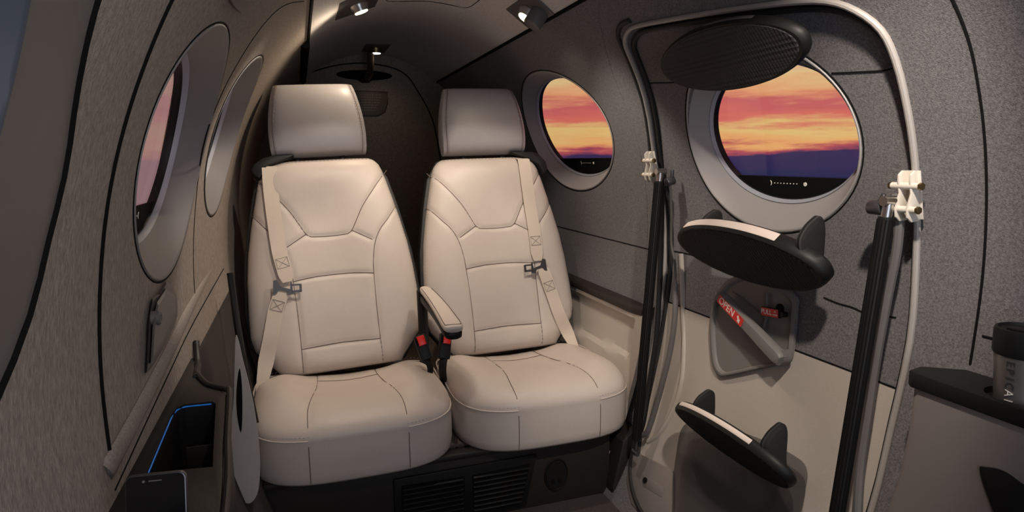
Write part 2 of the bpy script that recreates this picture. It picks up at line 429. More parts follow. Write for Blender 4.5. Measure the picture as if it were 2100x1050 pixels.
def window(i, sd, cy, cz, ry, rz, rw, base=0.0, bm_=None):
    root = empty('window_%d' % i, wp(sd, cy, cz, -.03)); struct(root)
    wpb = lambda y, z, o_: wp(sd, y, z, o_ + base)
    prof = [(0, 0.0015), (.03, .0), (.25, -.012), (.6, -.030), (.86, -.043)]   # fraction across ring, depth
    def P(a, f, off):
        k = 1 - f
        y = cy + (ry - rw * .55 * f) * cos(a); z = cz + (rz - rw * f) * sin(a); return wpb(y, z, off)
    NA = 96
    rb = MB()
    pr = [(-.12, -.008), (-.12, .0), (-.08, .0018)] + prof
    rb.grid(lambda u, v: P(2 * pi * u, pr[round(v * (len(pr) - 1))][0], pr[round(v * (len(pr) - 1))][1]), NA, len(pr), True)
    put(rb.build('bezel', bm_ or BEZ, smooth=50), root)
    rb = MB(); pr3 = [(.86, -.043), (.89, -.041), (.98, -.047), (1.0, -.050)]
    rb.grid(lambda u, v: P(2 * pi * u, pr3[round(v * 3)][0], pr3[round(v * 3)][1]), NA, 4, True)
    put(rb.build('inner_ring', RING, smooth=50), root)
    sb = MB(); pr2 = [(1.0, -.050), (1.03, -.051), (1.04, -.056), (1.04, -.064)]
    sb.grid(lambda u, v: P(2 * pi * u, pr2[round(v * 3)][0], pr2[round(v * 3)][1]), NA, 4, True)
    put(sb.build('gasket', BLK, smooth=50), root)
    gb = MB(); vs = [wpb(cy, cz, -.059)]; rings = 6
    for k in range(1, rings + 1):
        for j in range(NA):
            a = 2 * pi * j / NA; y = cy + (ry - rw * .57) * cos(a) * k / rings; z = cz + (rz - rw) * sin(a) * k / rings; vs.append(wpb(y, z, -.059))
    fs = [(0, 1 + j, 1 + (j + 1) % NA) for j in range(NA)]
    for k in range(rings - 1):
        for j in range(NA):
            a = 1 + k * NA + j; b_ = 1 + k * NA + (j + 1) % NA; fs.append((a, b_, b_ + NA, a + NA))
    gb.add(vs, fs); put(gb.build('pane', GLS), root)
    # dimmer strip: black chord at the foot of the pane with moon, dots and sun
    RY, RZ = ry - rw * .57, rz - rw * 1.0
    zc_ = -.66; ch = MB(); n = 40; vs = []
    top = zc_ * RZ
    a0 = math.asin(zc_)
    for j in range(n + 1):
        a = pi - a0 + (2 * a0 + pi) * j / n if False else (pi + abs(a0)) + (pi - 2 * abs(a0)) * j / n
        y = cy + RY * cos(a); z = cz + RZ * sin(a)
        for off in (-.0535, -.058):
            vs.append(wpb(y, cz + top, off)); vs.append(wpb(y, z, off))
    fs = []
    for j in range(n):
        a = j * 4; b_ = a + 4; fs += [(a, a + 1, b_ + 1, b_), (a + 2, b_ + 2, b_ + 3, a + 3), (a, b_, b_ + 2, a + 2), (a + 1, a + 3, b_ + 3, b_ + 1)]
    ch.add(vs, fs); st = put(ch.build('dimmer_strip', BLKM), root)
    ic = MB(); zz = cz - RZ * .76
    nx = wn(sd, zz)
    for k in range(8):
        y = cy + (.038 - .0095 * k) ; q = wpb(y, zz, -.0525)
        ic.cyl(q - nx * .002, q + nx * .001, .0010, 8)
    q = wpb(cy - .052, zz, -.0525); ic.cyl(q - nx * .002, q + nx * .001, .0042, 16)
    m_ = [wpb(cy + .052 + .0045 * cos(a) * 0 - .004 * cos(a), zz + .005 * sin(a), -.0525) for a in [radians(x) for x in range(-75, 76, 15)]]
    ic.tube(m_, .0008, 6)
    ib = ic.build('dimmer_icons', WTXT); ib.parent = st; ib.location = Vector(ib.location) - Vector(st.location) - Vector(root.location)
for i, w in enumerate(WIN): window(i + 1, *w, base=-.012 if i == 0 else 0.0, bm_=None if i < 2 else BEZL)

# thin dark line round each bezel
def groove(name, pts, r=.0016, m=BLKM, closed=False, flat=1.0):
    return struct(MB().tube(pts, r, 6, closed=closed).build(name, m))
tn = [0]
def trim(pts, r=.0016, m=BLKM, closed=False):
    tn[0] += 1; return groove('trim_%d' % tn[0], pts, r, m, closed)
for (sd, cy, cz, ry, rz, rw) in WIN:
    trim([wp(sd, y, z, -.0005 if not (sd > 0 and cy < 1.2) else -.0125) for y, z in ell(cy, cz, ry + .008, rz + .008)], .0018, closed=True)

# ------------------------------------------------------------------ panel seams of the liner
for x in (57.2, 122.8):
    trim([sect(x, y, .0) for y in (-.6, 1, 2, 3.22)], .006)
trim([sect(124.2, y, .004 - .0) for y in (2.2, 2.5, 2.9, 3.2)], .016)
trim([wp(1, y, ZC - .008, 0) for y in (1.53, 1.8, 2.2, 2.7, 3.2)], .0016)                      # waist seam behind the door
trim(wsp([zy(1, 1.61, -.43), zy(1, 1.61, -.25), zy(1, 1.60, -.10), zy(1, 1.595, .03), zy(1, 1.59, .216), zy(1, 1.514, .325), zy(1, 1.44, .370)]), .0012, FAB)
trim(wsp([zy(-1, .766, .38), zy(-1, .766, .168), zy(-1, .754, -.01), zy(-1, .754, -.14), zy(-1, .752, -.314)], .0, 14), .0030)
trim(wsp([(125, 1.62), (132, 1.45), zy(-1, 1.40, .20), zy(-1, 1.361, .058), zy(-1, 1.40, -.106), zy(-1, 1.395, -.274)], .0, 14), .0013)
trim(wsp([zy(1, .70, .40), zy(1, .645, .204), zy(1, .638, .077), zy(1, .645, -.132), zy(1, .653, -.32)], 0, 14), .0022)
trim(wsp([zy(1, y, -.272) for y in (.30, .45, .64)]), .0018)
# door seams
ds = []
for pl_ in ([(1325, 175), (1402, 174)], [(1708, 156), (1760, 154), (1820, 150), (1842, 140)], [(1383, 515), (1430, 525), (1470, 540)], [(1690, 610), (1720, 622), (1748, 630), (1780, 643), (1838, 651)]):
    q_ = [W(x, y, -.012) for x, y in pl_]
    put(MB().tube(wsp([zy(1, p.y, p.z) for p in q_], -.0115, 12), .0014, 6).build('seam', BLKM), door)
put(MB().tube(wsp([zy(1, y, zs - .001) for y in (.77, 1.0, 1.2, 1.5)], -.011), .0020, 6).build('seam', BLKM), door)

# front section of the left wall: smooth dark frame nearer than the fabric
def yend(z):
    tb = [(.40, .50), (.25, .53), (.116, .552), (-.006, .592), (-.118, .552), (-.162, .490), (-.25, .35), (-.40, .14), (-.60, -.10), (-.99, -.5)]
    for (a_, x), (b_, y) in zip(tb, tb[1:]):
        if z >= b_: return x + (y - x) * (a_ - z) / (a_ - b_)
    return -.5
def yend_s(a_):
    return sum(yend(sect(a_ + d, 0).z) for d in (-2, -1, 0, 1, 2)) / 5
b = MB(); NT, NY = 80, 24; vs = []
for off in (.006, -.002):
    for j in range(NY):
        for i in range(NT):
            a_ = 123 + 90 * i / (NT - 1); ye = yend_s(a_); vs.append(sect(a_, -.615 + (ye + .615) * j / (NY - 1), off))
n = NT * NY; fs = []
for j in range(NY - 1):
    for i in range(NT - 1):
        q = j * NT + i; f_ = (q, q + 1, q + NT + 1, q + NT); fs.append(f_); fs.append(tuple(reversed([x + n for x in f_])))
for i in range(NT - 1): fs.append((i, i + n, i + 1 + n, i + 1)); q = (NY - 1) * NT + i; fs.append((q + 1, q + 1 + n, q + n, q))
for j in range(NY - 1): q = j * NT; fs.append((q + NT, q + NT + n, q + n, q)); q += NT - 1; fs.append((q, q + n, q + NT + n, q + NT))
fl = struct(b.add(vs, fs).build('wall_left', GRYD))
trim([sect(a_, yend_s(a_) + .003, .004) for a_ in range(123, 206, 2)], .0050)

# bezel of the forward left window at the very edge
cutc = yz_prism(ell(.200, .04, .258, .200), -.5, .15, BLK); boolean(fl, cutc); boolean(wl, cutc); kill(cutc)
window(5, -1, .200, .04, .258, .200, .06, base=.006, bm_=GRYB)

# bulkheads, floor
def wall_section(name, y, th_m, m):
    pts = [sect(a, y, -.03) for a in range(-44, 225, 3)]
    b = MB().prism(pts, (0, th_m, 0)); return struct(b.build(name, m))
wall_section('wall_back', 3.22, .03, FABD)
wall_section('wall_front', -.62, -.03, FABC)
struct(MB().box((XC, 1.3, FLOOR - .02), (1.25, 3.9, .04)).build('floor', CRP))
trim(spline([(-.02, 3.218, .10), (-.026, 3.218, .295), (.06, 3.218, .40), (.22, 3.218, .455), (.376, 3.218, .465), (.52, 3.218, .43), (.60, 3.218, .33), (.668, 3.218, .189), (.70, 3.218, 0)], 8), .003)

# ledge line on the left wall: long padded fabric lip
lp = [wp(-1, y, z, o) for y, z, o in ((.738, -.328, -.002), (.76, -.324, .001), (.9, -.316, .001), (1.1, -.300, .001), (1.35, -.280, -.001), (1.7, -.262, -.004), (2.1, -.255, -.007))]
struct(MB().tube(spline(lp, 6), [.005, .010] + [.015] * 20 + [.015 - .0007 * k for k in range(15)], 16, flat=.40, up=(1, 0, 0)).build('trim_%d' % 90, FABU))
trim([p + Vector((0, 0, -.012)) for p in spline([wp(-1, y, z, .0) for y, z in ((.75, -.345), (.9, -.333), (1.1, -.318), (1.35, -.302), (1.9, -.285))], 6)], .0016)

# ------------------------------------------------------------------ door seal and shadow-gap strip
dl = [wp(1, y, z, .004) for y, z in dpoly]
tn[0] += 1
j0 = min(range(len(dl)), key=lambda i: (dl[i] - wp(1, 1.50, -.77)).length)
seal = dl[j0:] + dl[:j0]
j1 = min(range(len(seal)), key=lambda i: (seal[i] - wp(1, .83, -.89)).length)
struct(MB().tube(seal[:j1 + 1]  , .0056, 10).build('trim_%d' % tn[0], TRIM))
tn[0] += 1
struct(MB().tube(seal[j1:] + seal[:1]  , .0056, 10).build('trim_%d' % tn[0], TRIMD))
dl2 = [wp(1, y, z, -.001) for y, z in scaled(dpoly, 1.13, -.3, 1.026)]
tn[0] += 1
rear = [wp(1, y, z, .0) for y, z in ((1.37, .320), (1.415, .319), (1.452, .306), (1.468, .285), (1.475, .25), (1.495, .154), (1.52, .07), (1.541, -.01), (1.535, -.08))]
struct(MB().tube(spline(rear, 5), .007, 10).build('trim_%d' % tn[0], TRIMD))
dl3 = [wp(1, y, z, -.008) for y, z in scaled(dpoly, 1.13, -.3, .972)]
tn[0] += 1
struct(MB().tube(dl3, .006, 8, closed=True).build('trim_%d' % tn[0], TRIMD))  # black tube standing in for the shadow in the gap inside the surround

# ------------------------------------------------------------------ passenger seats
K = sqrt(1.09); VV = Vector((0, .3 / K, 1 / K)); NN = Vector((0, -1 / K, .3 / K))       # up the back / out of the back
YB, ZB = 1.935, -.64          # backrest foot
PLAT = -.76
def bw(v):
    tb = [(0, .178), (.02, .19), (.05, .215), (.09, .248), (.13, .258), (.2, .2575), (.3, .252), (.38, .243), (.46, .228), (.53, .212), (.59, .198), (.62, .190), (.645, .180), (.66, .165), (.668, .15)]
    if v <= 0: return tb[0][1]
    for (a, x), (b, y) in zip(tb, tb[1:]):
        if v <= b: return x + (y - x) * (v - a) / (b - a)
    return tb[-1][1]
LB = .668
def seg_pts(pl, mir=True):
    return [[(sx * u, v) for u, v in pl] for sx in ((1, -1) if mir else (1,))]
trap = [(-.205, .625), (-.155, .56), (-.11, .50), (-.085, .455), (-.070, .428), (-.058, .418), (-.045, .4155), (.0, .414), (.045, .4155), (.058, .418), (.070, .428), (.085, .455), (.11, .50), (.155, .56), (.205, .625)]
BSEAM = [trap] + seg_pts([(.068, .426), (.128, .389)]) + seg_pts([(.222, .505), (.185, .455), (.155, .42), (.135, .38), (.124, .33), (.120, .285), (.117, .20), (.116, .10), (.118, .01)]) + [[(-.120, .283), (-.06, .291), (0, .293), (.06, .291), (.120, .283)], [(-.116, .078), (0, .083), (.116, .078)]]
def pd(p, a, b):
    ax, ay = a; bx, by = b; dx, dy = bx - ax, by - ay; t_ = max(0, min(1, ((p[0] - ax) * dx + (p[1] - ay) * dy) / (dx * dx + dy * dy + 1e-12)))
    return math.hypot(p[0] - ax - dx * t_, p[1] - ay - dy * t_)
SEGS = [(a, b) for s in BSEAM for a, b in zip(s, s[1:])]
def bdepth(u, v):
    s = min(1, abs(u) / bw(v)); t_ = min(1, abs(2 * v / LB - 1))
    d = .062 * sqrt(max(0, 1 - s ** 5)) * sqrt(max(0, 1 - t_ ** 14))
    d -= .020 * math.exp(-(u / .11) ** 2) * sm(v, 0, .1) * (1 - sm(v, .45, .62))       # hollow between the bolsters
    d += .010 * math.exp(-((v - .17) / .10) ** 2) * math.exp(-(u / .10) ** 2)
    m_ = min(pd((u, v), a, b) for a, b in SEGS)
    return d - .0045 * math.exp(-(m_ / .006) ** 2)
def bpos(u, v, d): return Vector((u, YB - 0, ZB)) + VV * v + NN * d     # seat-centred x
def hw_head(q):   # q 0 bottom..1 top
    return .150 - .006 * (1 - q) ** 4 + .004 * sin(pi * q) - .030 * q ** 1.6
HV0, HL = .683, .232
def hpos(u, q, front=True):
    """headrest: rounded front, flat sides"""
    a = q * pi
    y_ = .066 * (abs(sin(a)) ** .62)
    return y_
def headrest_surface(s, q):
    """s -1..1 across, q 0..1 round the profile from under, over the front, to the top"""
    a = -pi / 2 + pi * q
    ca, sa = cos(a), sin(a)
    f = math.copysign(abs(sa) ** .72, sa)
    v = HV0 + HL / 2 + HL / 2 * f
    d = .070 * abs(ca) ** .55
    u = s * hw_head((f + 1) / 2)
    cr_ = 1 - .25 * abs(s) ** 10
    return u, v, d * (1 - .06 * s * s) * cr_

def cush_r(x, y):
    n = 3.4 if y < CY0 else 7.0
    ry = CY0 if y < CY0 else CLEN - CY0
    return (abs(x / CHW) ** n + abs((y - CY0) / ry) ** n) ** (1 / n)
CHW, CLEN, CY0, CE = .258, .47, .23, .100
CS = [[(-.118, .02), (-.116, .08), (-.105, .16), (-.092, .26), (-.086, .38), (-.086, .44)], [(.118, .02), (.116, .08), (.105, .16), (.092, .26), (.086, .38), (.086, .44)], [(-.087, .365), (.087, .365)]]
CSEG = [(a, b) for s in CS for a, b in zip(s, s[1:])]
def cush_h(x, y):
    r = min(1, cush_r(x, y))
    h = .158 - .030 * sm(y, .12, .44)
    h += .022 * sm(abs(x), .10, .19) * sm(y, .03, .16)
    h -= .012 * math.exp(-(x / .09) ** 2) * sm(y, .08, .3)
    z = CE + (h - CE) * sqrt(max(0, 1 - r ** 5.0))
    m_ = min(pd((x, y), a, b) for a, b in CSEG)
    return z - .0035 * math.exp(-(m_ / .006) ** 2) * (1 - r ** 8)
YF = 1.474
def make_seat(cx):
    root = empty('passenger_seat', (cx, YF + .22, PLAT))
    root['group'] = 'cream leather aft cabin seats'
    def P(o, par=root):
        o.location = Vector((0, -(YF + .22), -PLAT)); 
        o.parent = par
        return o
    def sub(o, par): o.parent = par; return o
    # cushion
    NA, NR = 144, 26
    b = MB(); vs = []
    def outline(a, r):
        n = 3.4 if sin(a) < 0 else 7.0; ry = CY0 if sin(a) < 0 else CLEN - CY0
        g = (abs(cos(a) / CHW) ** n + abs(sin(a) / ry) ** n) ** (-1 / n)
        return cos(a) * g * r, CY0 + sin(a) * g * r
    vs.append((0, YF + CY0, PLAT + cush_h(0, CY0)))
    rr = [sin(pi / 2 * (k / NR)) for k in range(1, NR + 1)]
    for r in rr:
        for j in range(NA):
            x, y = outline(2 * pi * j / NA, r); vs.append((x, YF + y, PLAT + cush_h(x, y)))
    for r, z in ((1.0, .094), (1.006, .080), (1.009, .050), (1.008, .015), (.998, -.004), (.975, -.011), (.93, -.013)):
        for j in range(NA):
            x, y = outline(2 * pi * j / NA, r); vs.append((x, YF + y, PLAT + z))
    R_ = NR + 7
    fs = [(0, 1 + j, 1 + (j + 1) % NA) for j in range(NA)]
    for k in range(R_ - 1):
        for j in range(NA):
            a = 1 + k * NA + j; c_ = 1 + k * NA + (j + 1) % NA; fs.append((a, c_, c_ + NA, a + NA))
    fs.append(tuple(1 + (R_ - 1) * NA + j for j in range(NA)))
    b.add(vs, fs); cu = P(b.build('seat_cushion', LEA, smooth=60))
    sb = MB()
    for s in CS:
        sb = MB(); pts = [(p.x, p.y) for p in spline([(a, c_, 0) for a, c_ in s], 6)]
        sb.tube([(x, YF + y, PLAT + cush_h(x, y) + .0018) for x, y in pts], .0009, 5); sub(sb.build('seam', SEAM), cu)
    for sx in (-1, 1):
        x = .119 * sx
        pts = []
        for y_, z_ in ((.02, None), (.006, None)):
            pts.append((x, YF + y_, PLAT + cush_h(x, y_)))
        yy = lambda r: CY0 - CY0 * (max(0, r ** 3.4 - abs(x / CHW) ** 3.4)) ** (1 / 3.4)
        for r, z_ in ((1.001, .09), (1.007, .08), (1.010, .05), (1.009, .015), (.999, -.004)): pts.append((x, YF + yy(r) - .0004, PLAT + z_))
        sb = MB(); sb.tube(pts[2:], .0011, 5); sub(sb.build('seam', SEAM), cu)
    for sx in (-1, 1):
        pts = []; pb = MB(); st = MB()
        for a in [radians(x_) for x_ in range(-62, 60, 3)]:
            x, y = outline(a, 1.001)
            if x < .119: continue
            pts.append((sx * x, YF + y, PLAT + .103 + .02 * sm(y, .15, .42)))
        pb.tube(pts, .0022, 6)
        L = 0
        sp = spline([Vector(p) for p in pts], 6)
        for q in range(0, len(sp) - 3, 4):
            p0, p1 = sp[q], sp[q + 2]
            o_ = Vector((-sx * .0030, .002, .0085)); st.tube([p0 + o_, p1 + o_], .0009, 4)
        sub(pb.build('piping', LEA), cu); sub(st.build('stitching', STI), cu)
    # backrest
    b = MB(); NU, NV = 86, 110
    def sv(i, n): return sin(pi / 2 * (2 * i / (n - 1) - 1))
    front = []
    for j in range(NV):
        q = j / (NV - 1); q = q if .06 < q < .94 else (.06 * (1 - cos(pi / 2 * q / .06)) if q <= .06 else 1 - .06 * (1 - cos(pi / 2 * (1 - q) / .06)))
        v = LB * q
        front.append([(sv(i, NU) * bw(v), v) for i in range(NU)])
    vs = [bpos(u, v, bdepth(u, v)) for row in front for u, v in row]
    n = len(vs)
    for row in front:
        for u, v in row:
            s = abs(u) / bw(v); t_ = abs(2 * v / LB - 1); vs.append(bpos(u, v, -.001 - .045 * sqrt(max(0, 1 - s ** 8)) * sqrt(max(0, 1 - t_ ** 12))))
    fs = []
    for j in range(NV - 1):
        for i in range(NU - 1):
            a = j * NU + i; q = (a, a + 1, a + NU + 1, a + NU); fs.append(q); fs.append(tuple(reversed([x + n for x in q])))
    for i in range(NU - 1):
        fs.append((i, i + n, i + 1 + n, i + 1)); a = (NV - 1) * NU + i; fs.append((a + 1, a + 1 + n, a + n, a))
    for j in range(NV - 1):
        a = j * NU; fs.append((a + NU, a + NU + n, a + n, a)); a += NU - 1; fs.append((a, a + n, a + NU + n, a + NU))
    b.add(vs, fs); bk = P(b.build('backrest', LEA, smooth=70))
    sb = MB()
    for s in BSEAM:
        pts = [(p.x, p.y) for p in spline([(a, c_, 0) for a, c_ in s], 4)]
        sb = MB(); sb.tube([bpos(u, v, bdepth(u, v) + .0012) for u, v in pts], .0012, 5); sub(sb.build('seam', SEAM), bk)
    st = MB()
    for q in range(26):
        u = -.150 + q * .012
        if abs(u) < .151: st.tube([bpos(u, .658, bdepth(u, .658) + .0004), bpos(u + .006, .658, bdepth(u + .006, .658) + .0004)], .0007, 4)
    sub(st.build('stitching', STI), bk)
    for sx in (-1, 1):
        st = MB()
        for q in range(48):
            v = .12 + q * .0105; w0, w1 = bw(v) - .005, bw(v + .005) - .005
            st.tube([bpos(sx * w0, v, bdepth(w0, v)), bpos(sx * w1, v + .005, bdepth(w1, v + .005))], .0007, 4)
        sub(st.build('stitching', STI), bk)
    # headrest
    b = MB(); NU, NV = 40, 40; vs = []
    S = [-1 + 2 * i / (NU - 1) for i in range(NU)]
    S = [math.copysign(abs(x) ** .6, x) for x in S]
    for j in range(NV):
        for i in range(NU):
            u, v, d = headrest_surface(S[i], j / (NV - 1)); vs.append(bpos(u, v, d))
    n = len(vs)
    for j in range(NV):
        for i in range(NU):
            u, v, d = headrest_surface(S[i], j / (NV - 1)); vs.append(bpos(u, v, -.002 - d * .35))
    fs = []
    for j in range(NV - 1):
        for i in range(NU - 1):
            a = j * NU + i; q = (a, a + 1, a + NU + 1, a + NU); fs.append(q); fs.append(tuple(reversed([x + n for x in q])))
    for i in range(NU - 1):
        fs.append((i, i + n, i + 1 + n, i + 1)); a = (NV - 1) * NU + i; fs.append((a + 1, a + 1 + n, a + n, a))
    for j in range(NV - 1):
        a = j * NU; fs.append((a + NU, a + NU + n, a + n, a)); a += NU - 1; fs.append((a, a + n, a + NU + n, a + NU))
    b.add(vs, fs); hr = P(b.build('headrest', LEAH, smooth=50))
    for sx in (-1, 1):
        sb = MB(); st = MB(); pts = []
        for q in range(33):
            u, v, d = headrest_surface(.915 * sx, .04 + .92 * q / 32); pts.append(bpos(u, v, d + .0008))
        sb.tube(pts, .0012, 5)
        for fr_ in (.885, .945):
            pp = []
            for q in range(90):
                u, v, d = headrest_surface(fr_ * sx, .06 + .88 * q / 89); pp.append(bpos(u, v, d + .0006))
            for q in range(0, 88, 2): st.tube([pp[q], pp[q] + (pp[q + 1] - pp[q]) * 1.1], .0008, 4)
        sub(sb.build('seam', SEAM), hr); sub(st.build('stitching', STI), hr)
    # posts, dark shell behind, base
    for sx in (-1, 1): P(MB().cyl(bpos(sx * .07, LB - .06, -.015), bpos(sx * .07, HV0 + .04, -.012), .010).build('headrest_post', SHELL))
    b = MB(); pts = []
    for sx in (1, -1):
        vsq = [0.0, .05, .1, .2, .35, .5, .6, .665]
        for v in (vsq if sx > 0 else vsq[::-1]): pts.append(bpos(sx * (bw(v) + .012), v + .004, -.055))
    P(b.prism(pts, NN * .05).build('back_shell', SHELL, bevel=.008))
    b = MB(); b.box((0, YF + .235, PLAT + .005), (.40, .36, .012)); b.box((0, YF + .47, PLAT + .05), (.30, .06, .10))
    P(b.build('seat_base', SHELL, bevel=.003))
    return root
SX = (.104, .632)
seat = make_seat(SX[0])
def copy_tree(o, parent=None):
    c_ = o.copy(); COL.objects.link(c_); c_.parent = parent
    for ch in [x for x in list(bpy.data.objects) if x.parent == o]: copy_tree(ch, c_)
    return c_
seat['label'] = 'cream leather passenger seat on the left, beside the dark side console'; seat['category'] = 'seat'
seat2 = copy_tree(seat); seat2.location.x = SX[1]
def lean(root, deg):
    R_ = Matrix.Rotation(radians(deg), 3, 'Y')
    for ch in [x for x in list(bpy.data.objects) if x.parent == root and x.name.split('.')[0] in ('backrest', 'headrest', 'back_shell', 'headrest_post')]:
        ch.rotation_euler = (0, radians(deg), 0); ch.location = R_ @ Vector(ch.location)
lean(seat, -2.5); lean(seat2, -1.2)
seat2['label'] = 'cream leather passenger seat on the right, nearest the cabin door'

# ------------------------------------------------------------------ seat belts
def sp_on(cx, px, py, d):
    """point on the seat's back plane lifted by d, along a photo ray"""
    o_ = Vector((cx, YB, ZB)) + NN * d; r = ray(px, py); t_ = o_.dot(NN) / r.dot(NN); return r * t_
def belt(cx, sh, lap, tongue, dirx, label):
    root = empty('seat_belt', sp_on(cx, *sh[-1], .07), label, 'seat belt', 'shoulder belts of the aft seats')
    def lift(px, py, extra=0.0):
        q = sp_on(cx, px, py, .06); v = (q - Vector((cx, YB, ZB))).dot(VV); u = abs(q.x - cx)
        d = bdepth(min(u, bw(v) * .9), min(max(v, .03), LB - .03))
        return sp_on(cx, px, py, d + .012 + extra)
    a = spline([lift(*p) for p in sh], 6); a[0] = a[0] + NN * -.02
    a = [a[0] + NN * -.03 + VV * .004] + a
    ws = [.043] * (len(a) - 5) + [.042, .038, .034, .030, .027]
    so = put(MB().ribbon(a, Vector((1, 0, 0)), ws, .0022).build('shoulder_strap', STRAP, smooth=60), root)
    b = spline([lift(*p, extra=.004 if i < 2 else 0) for i, p in enumerate(lap)], 6)
    ws = [.030, .035, .040] + [.043] * (len(b) - 15) + [.043 - .0025 * k for k in range(12)]
    lo = put(MB().ribbon(b, Vector((1, 0, 0)), ws, .0022).build('lap_strap', STRAP, smooth=60), root)
    # box stitching
    for (par, pts, i0) in ((so, a, len(a) - 12), (lo, b, 7)):
        st = MB(); c0, c1 = pts[i0], pts[i0 + 5 if par is so else i0 + 5]
        T = (c1 - c0).normalized(); Wd = Vector((1, 0, 0)); Wd = (Wd - T * Wd.dot(T)).normalized(); o_ = NN * .0022
        cc = (c0 + c1) / 2; h = .015
        q = [cc - T * h - Wd * .017 + o_, cc - T * h + Wd * .017 + o_, cc + T * h + Wd * .017 + o_, cc + T * h - Wd * .017 + o_]
        for e in ((0, 1), (1, 2), (2, 3), (3, 0), (0, 2), (1, 3)): st.tube([q[e[0]], q[e[1]]], .0006, 4)
        so_ = st.build('stitching', STI); so_.parent = par; so_.location = -Vector(par.location) - Vector(root.location)
    # tongue plate: slotted body with an open latch loop
    o_ = lift(*tongue, extra=.006); X = Vector((dirx, 0, 0)); Y = VV
    def q(u, v, d=0): return o_ + X * u + Y * v + NN * d
    t1 = MB(); D = NN * .0035
    t1.prism([q(-.034, .020), q(-.024, .022), q(-.014, .000), q(.012, -.008), q(.014, .014), q(.018, .012), q(.020, -.024), q(.006, -.026), q(.002, -.014), q(-.020, -.008), q(-.026, -.018), q(-.036, -.020)], D)
    t1.prism([q(.016, .006), q(.042, .006), q(.042, .001), q(.016, .001)], D)
    t1.prism([q(.016, -.013), q(.042, -.013), q(.042, -.019), q(.016, -.019)], D)
    t1.prism([q(.038, .006), q(.045, .005), q(.045, -.018), q(.038, -.019)], D)
    put(t1.build('belt_tongue', CHRD), root)
belt(SX[0], [(552, 337), (555, 385), (563, 450), (573, 515), (584, 555), (590, 578)], [(577, 592), (574, 610), (565, 640), (556, 690), (547, 735), (537, 790), (527, 840)], (586, 588), 1,
     'cream webbing belt with grey metal tongue hanging over the left seat')
belt(SX[1], [(1073, 322), (1080, 370), (1087, 420), (1095, 470), (1100, 510), (1103, 535)], [(1113, 550), (1120, 568), (1131, 600), (1147, 645), (1163, 680), (1178, 712), (1186, 735)], (1100, 545), -1,
     'cream webbing belt with grey metal tongue hanging over the right seat')
# black belt guides on the seat shoulders
for cx, sx, wh in ((SX[0], -1, 'left'), (SX[1], 1, 'right')):
    px_ = [(517, 356), (522, 344), (540, 331), (560, 326), (604, 324), (590, 332), (572, 340), (552, 346), (534, 372), (524, 366)] if sx < 0 else [(1040, 318), (1085, 317), (1098, 322), (1112, 337), (1116, 352), (1108, 362), (1098, 342), (1080, 332)]
    pp = [sp_on(cx, x, y, .012) for x, y in px_]; p = pp[3]
    b = MB(); b.prism(pp, NN * .036)
    o = b.build('belt_guide', BLK, bevel=.003, loc=p); tag(o, 'black belt guide at the shoulder of the %s seat' % wh, 'belt guide', 'belt guides')

# ------------------------------------------------------------------ armrest and buckles between the seats
root = empty('armrest', (.345, 1.86, -.42), 'cream padded armrest with black underside between the two seats', 'armrest')
def arm_sec(y):
    t_ = (1.86 - y) / .33; return -.392 - .010 * t_ - .035 * t_ ** 2, .018 + .011 * t_
def loft(secs, top, bot, inset=.006):
    b = MB(); vs = []; n = 16
    for (x, y, z, hw_) in secs:
        for k in range(n):
            a = 2 * pi * k / n; cx_ = math.copysign(abs(cos(a)) ** .5, cos(a)); sz = math.copysign(abs(sin(a)) ** .5, sin(a))
            vs.append((x + hw_ * cx_, y, z + (top if sz > 0 else bot) * sz * 1.0))
    L = len(secs); fs = [(i * n + k, i * n + (k + 1) % n, (i + 1) * n + (k + 1) % n, (i + 1) * n + k) for i in range(L - 1) for k in range(n)]
    fs += [tuple(range(n)), tuple((L - 1) * n + k for k in range(n - 1, -1, -1))]
    return b.add(vs, fs)
ys = [1.87, 1.865, 1.84, 1.78, 1.72, 1.66, 1.60, 1.565, 1.548, 1.540, 1.537]
sc_ = [.5, .8, 1, 1, 1, 1, 1, 1, .93, .80, .5]
secs = [(.345 + .014 * ((1.87 - y) / .33), y, arm_sec(y)[0], arm_sec(y)[1] * s) for y, s in zip(ys, sc_)]
put(loft(secs, .008, .008).build('arm_pad', LEA, smooth=60), root)
secs2 = [(x, y + .004, z - .016 - .012 * min(1, max(0, (y - 1.6) / .2)), h * .93) for x, y, z, h in secs]
put(loft(secs2, .009, .012).build('arm_underside', BLK, smooth=60), root)
st = MB()
for sx in (-1, 1): st.tube([(x + sx * h * .80, y, z + .0082) for x, y, z, h in secs[2:-2]], .0009, 5)
x, y, z, h = secs[-3]; st.tube([(x - h * .8, y, z + .0082), (x + h * .8, y, z + .0082)], .0009, 5)
ap = [o for o in bpy.data.objects if o.parent == root][0]
so = st.build('seam', SEAM); so.parent = ap; so.location = -Vector(ap.location) - Vector(root.location)
b = MB(); b.tube([(.345, 1.90, -.76), (.345, 1.90, -.60), (.34, 1.885, -.40)], .016, 10); put(b.build('arm_bracket', BLK), root)
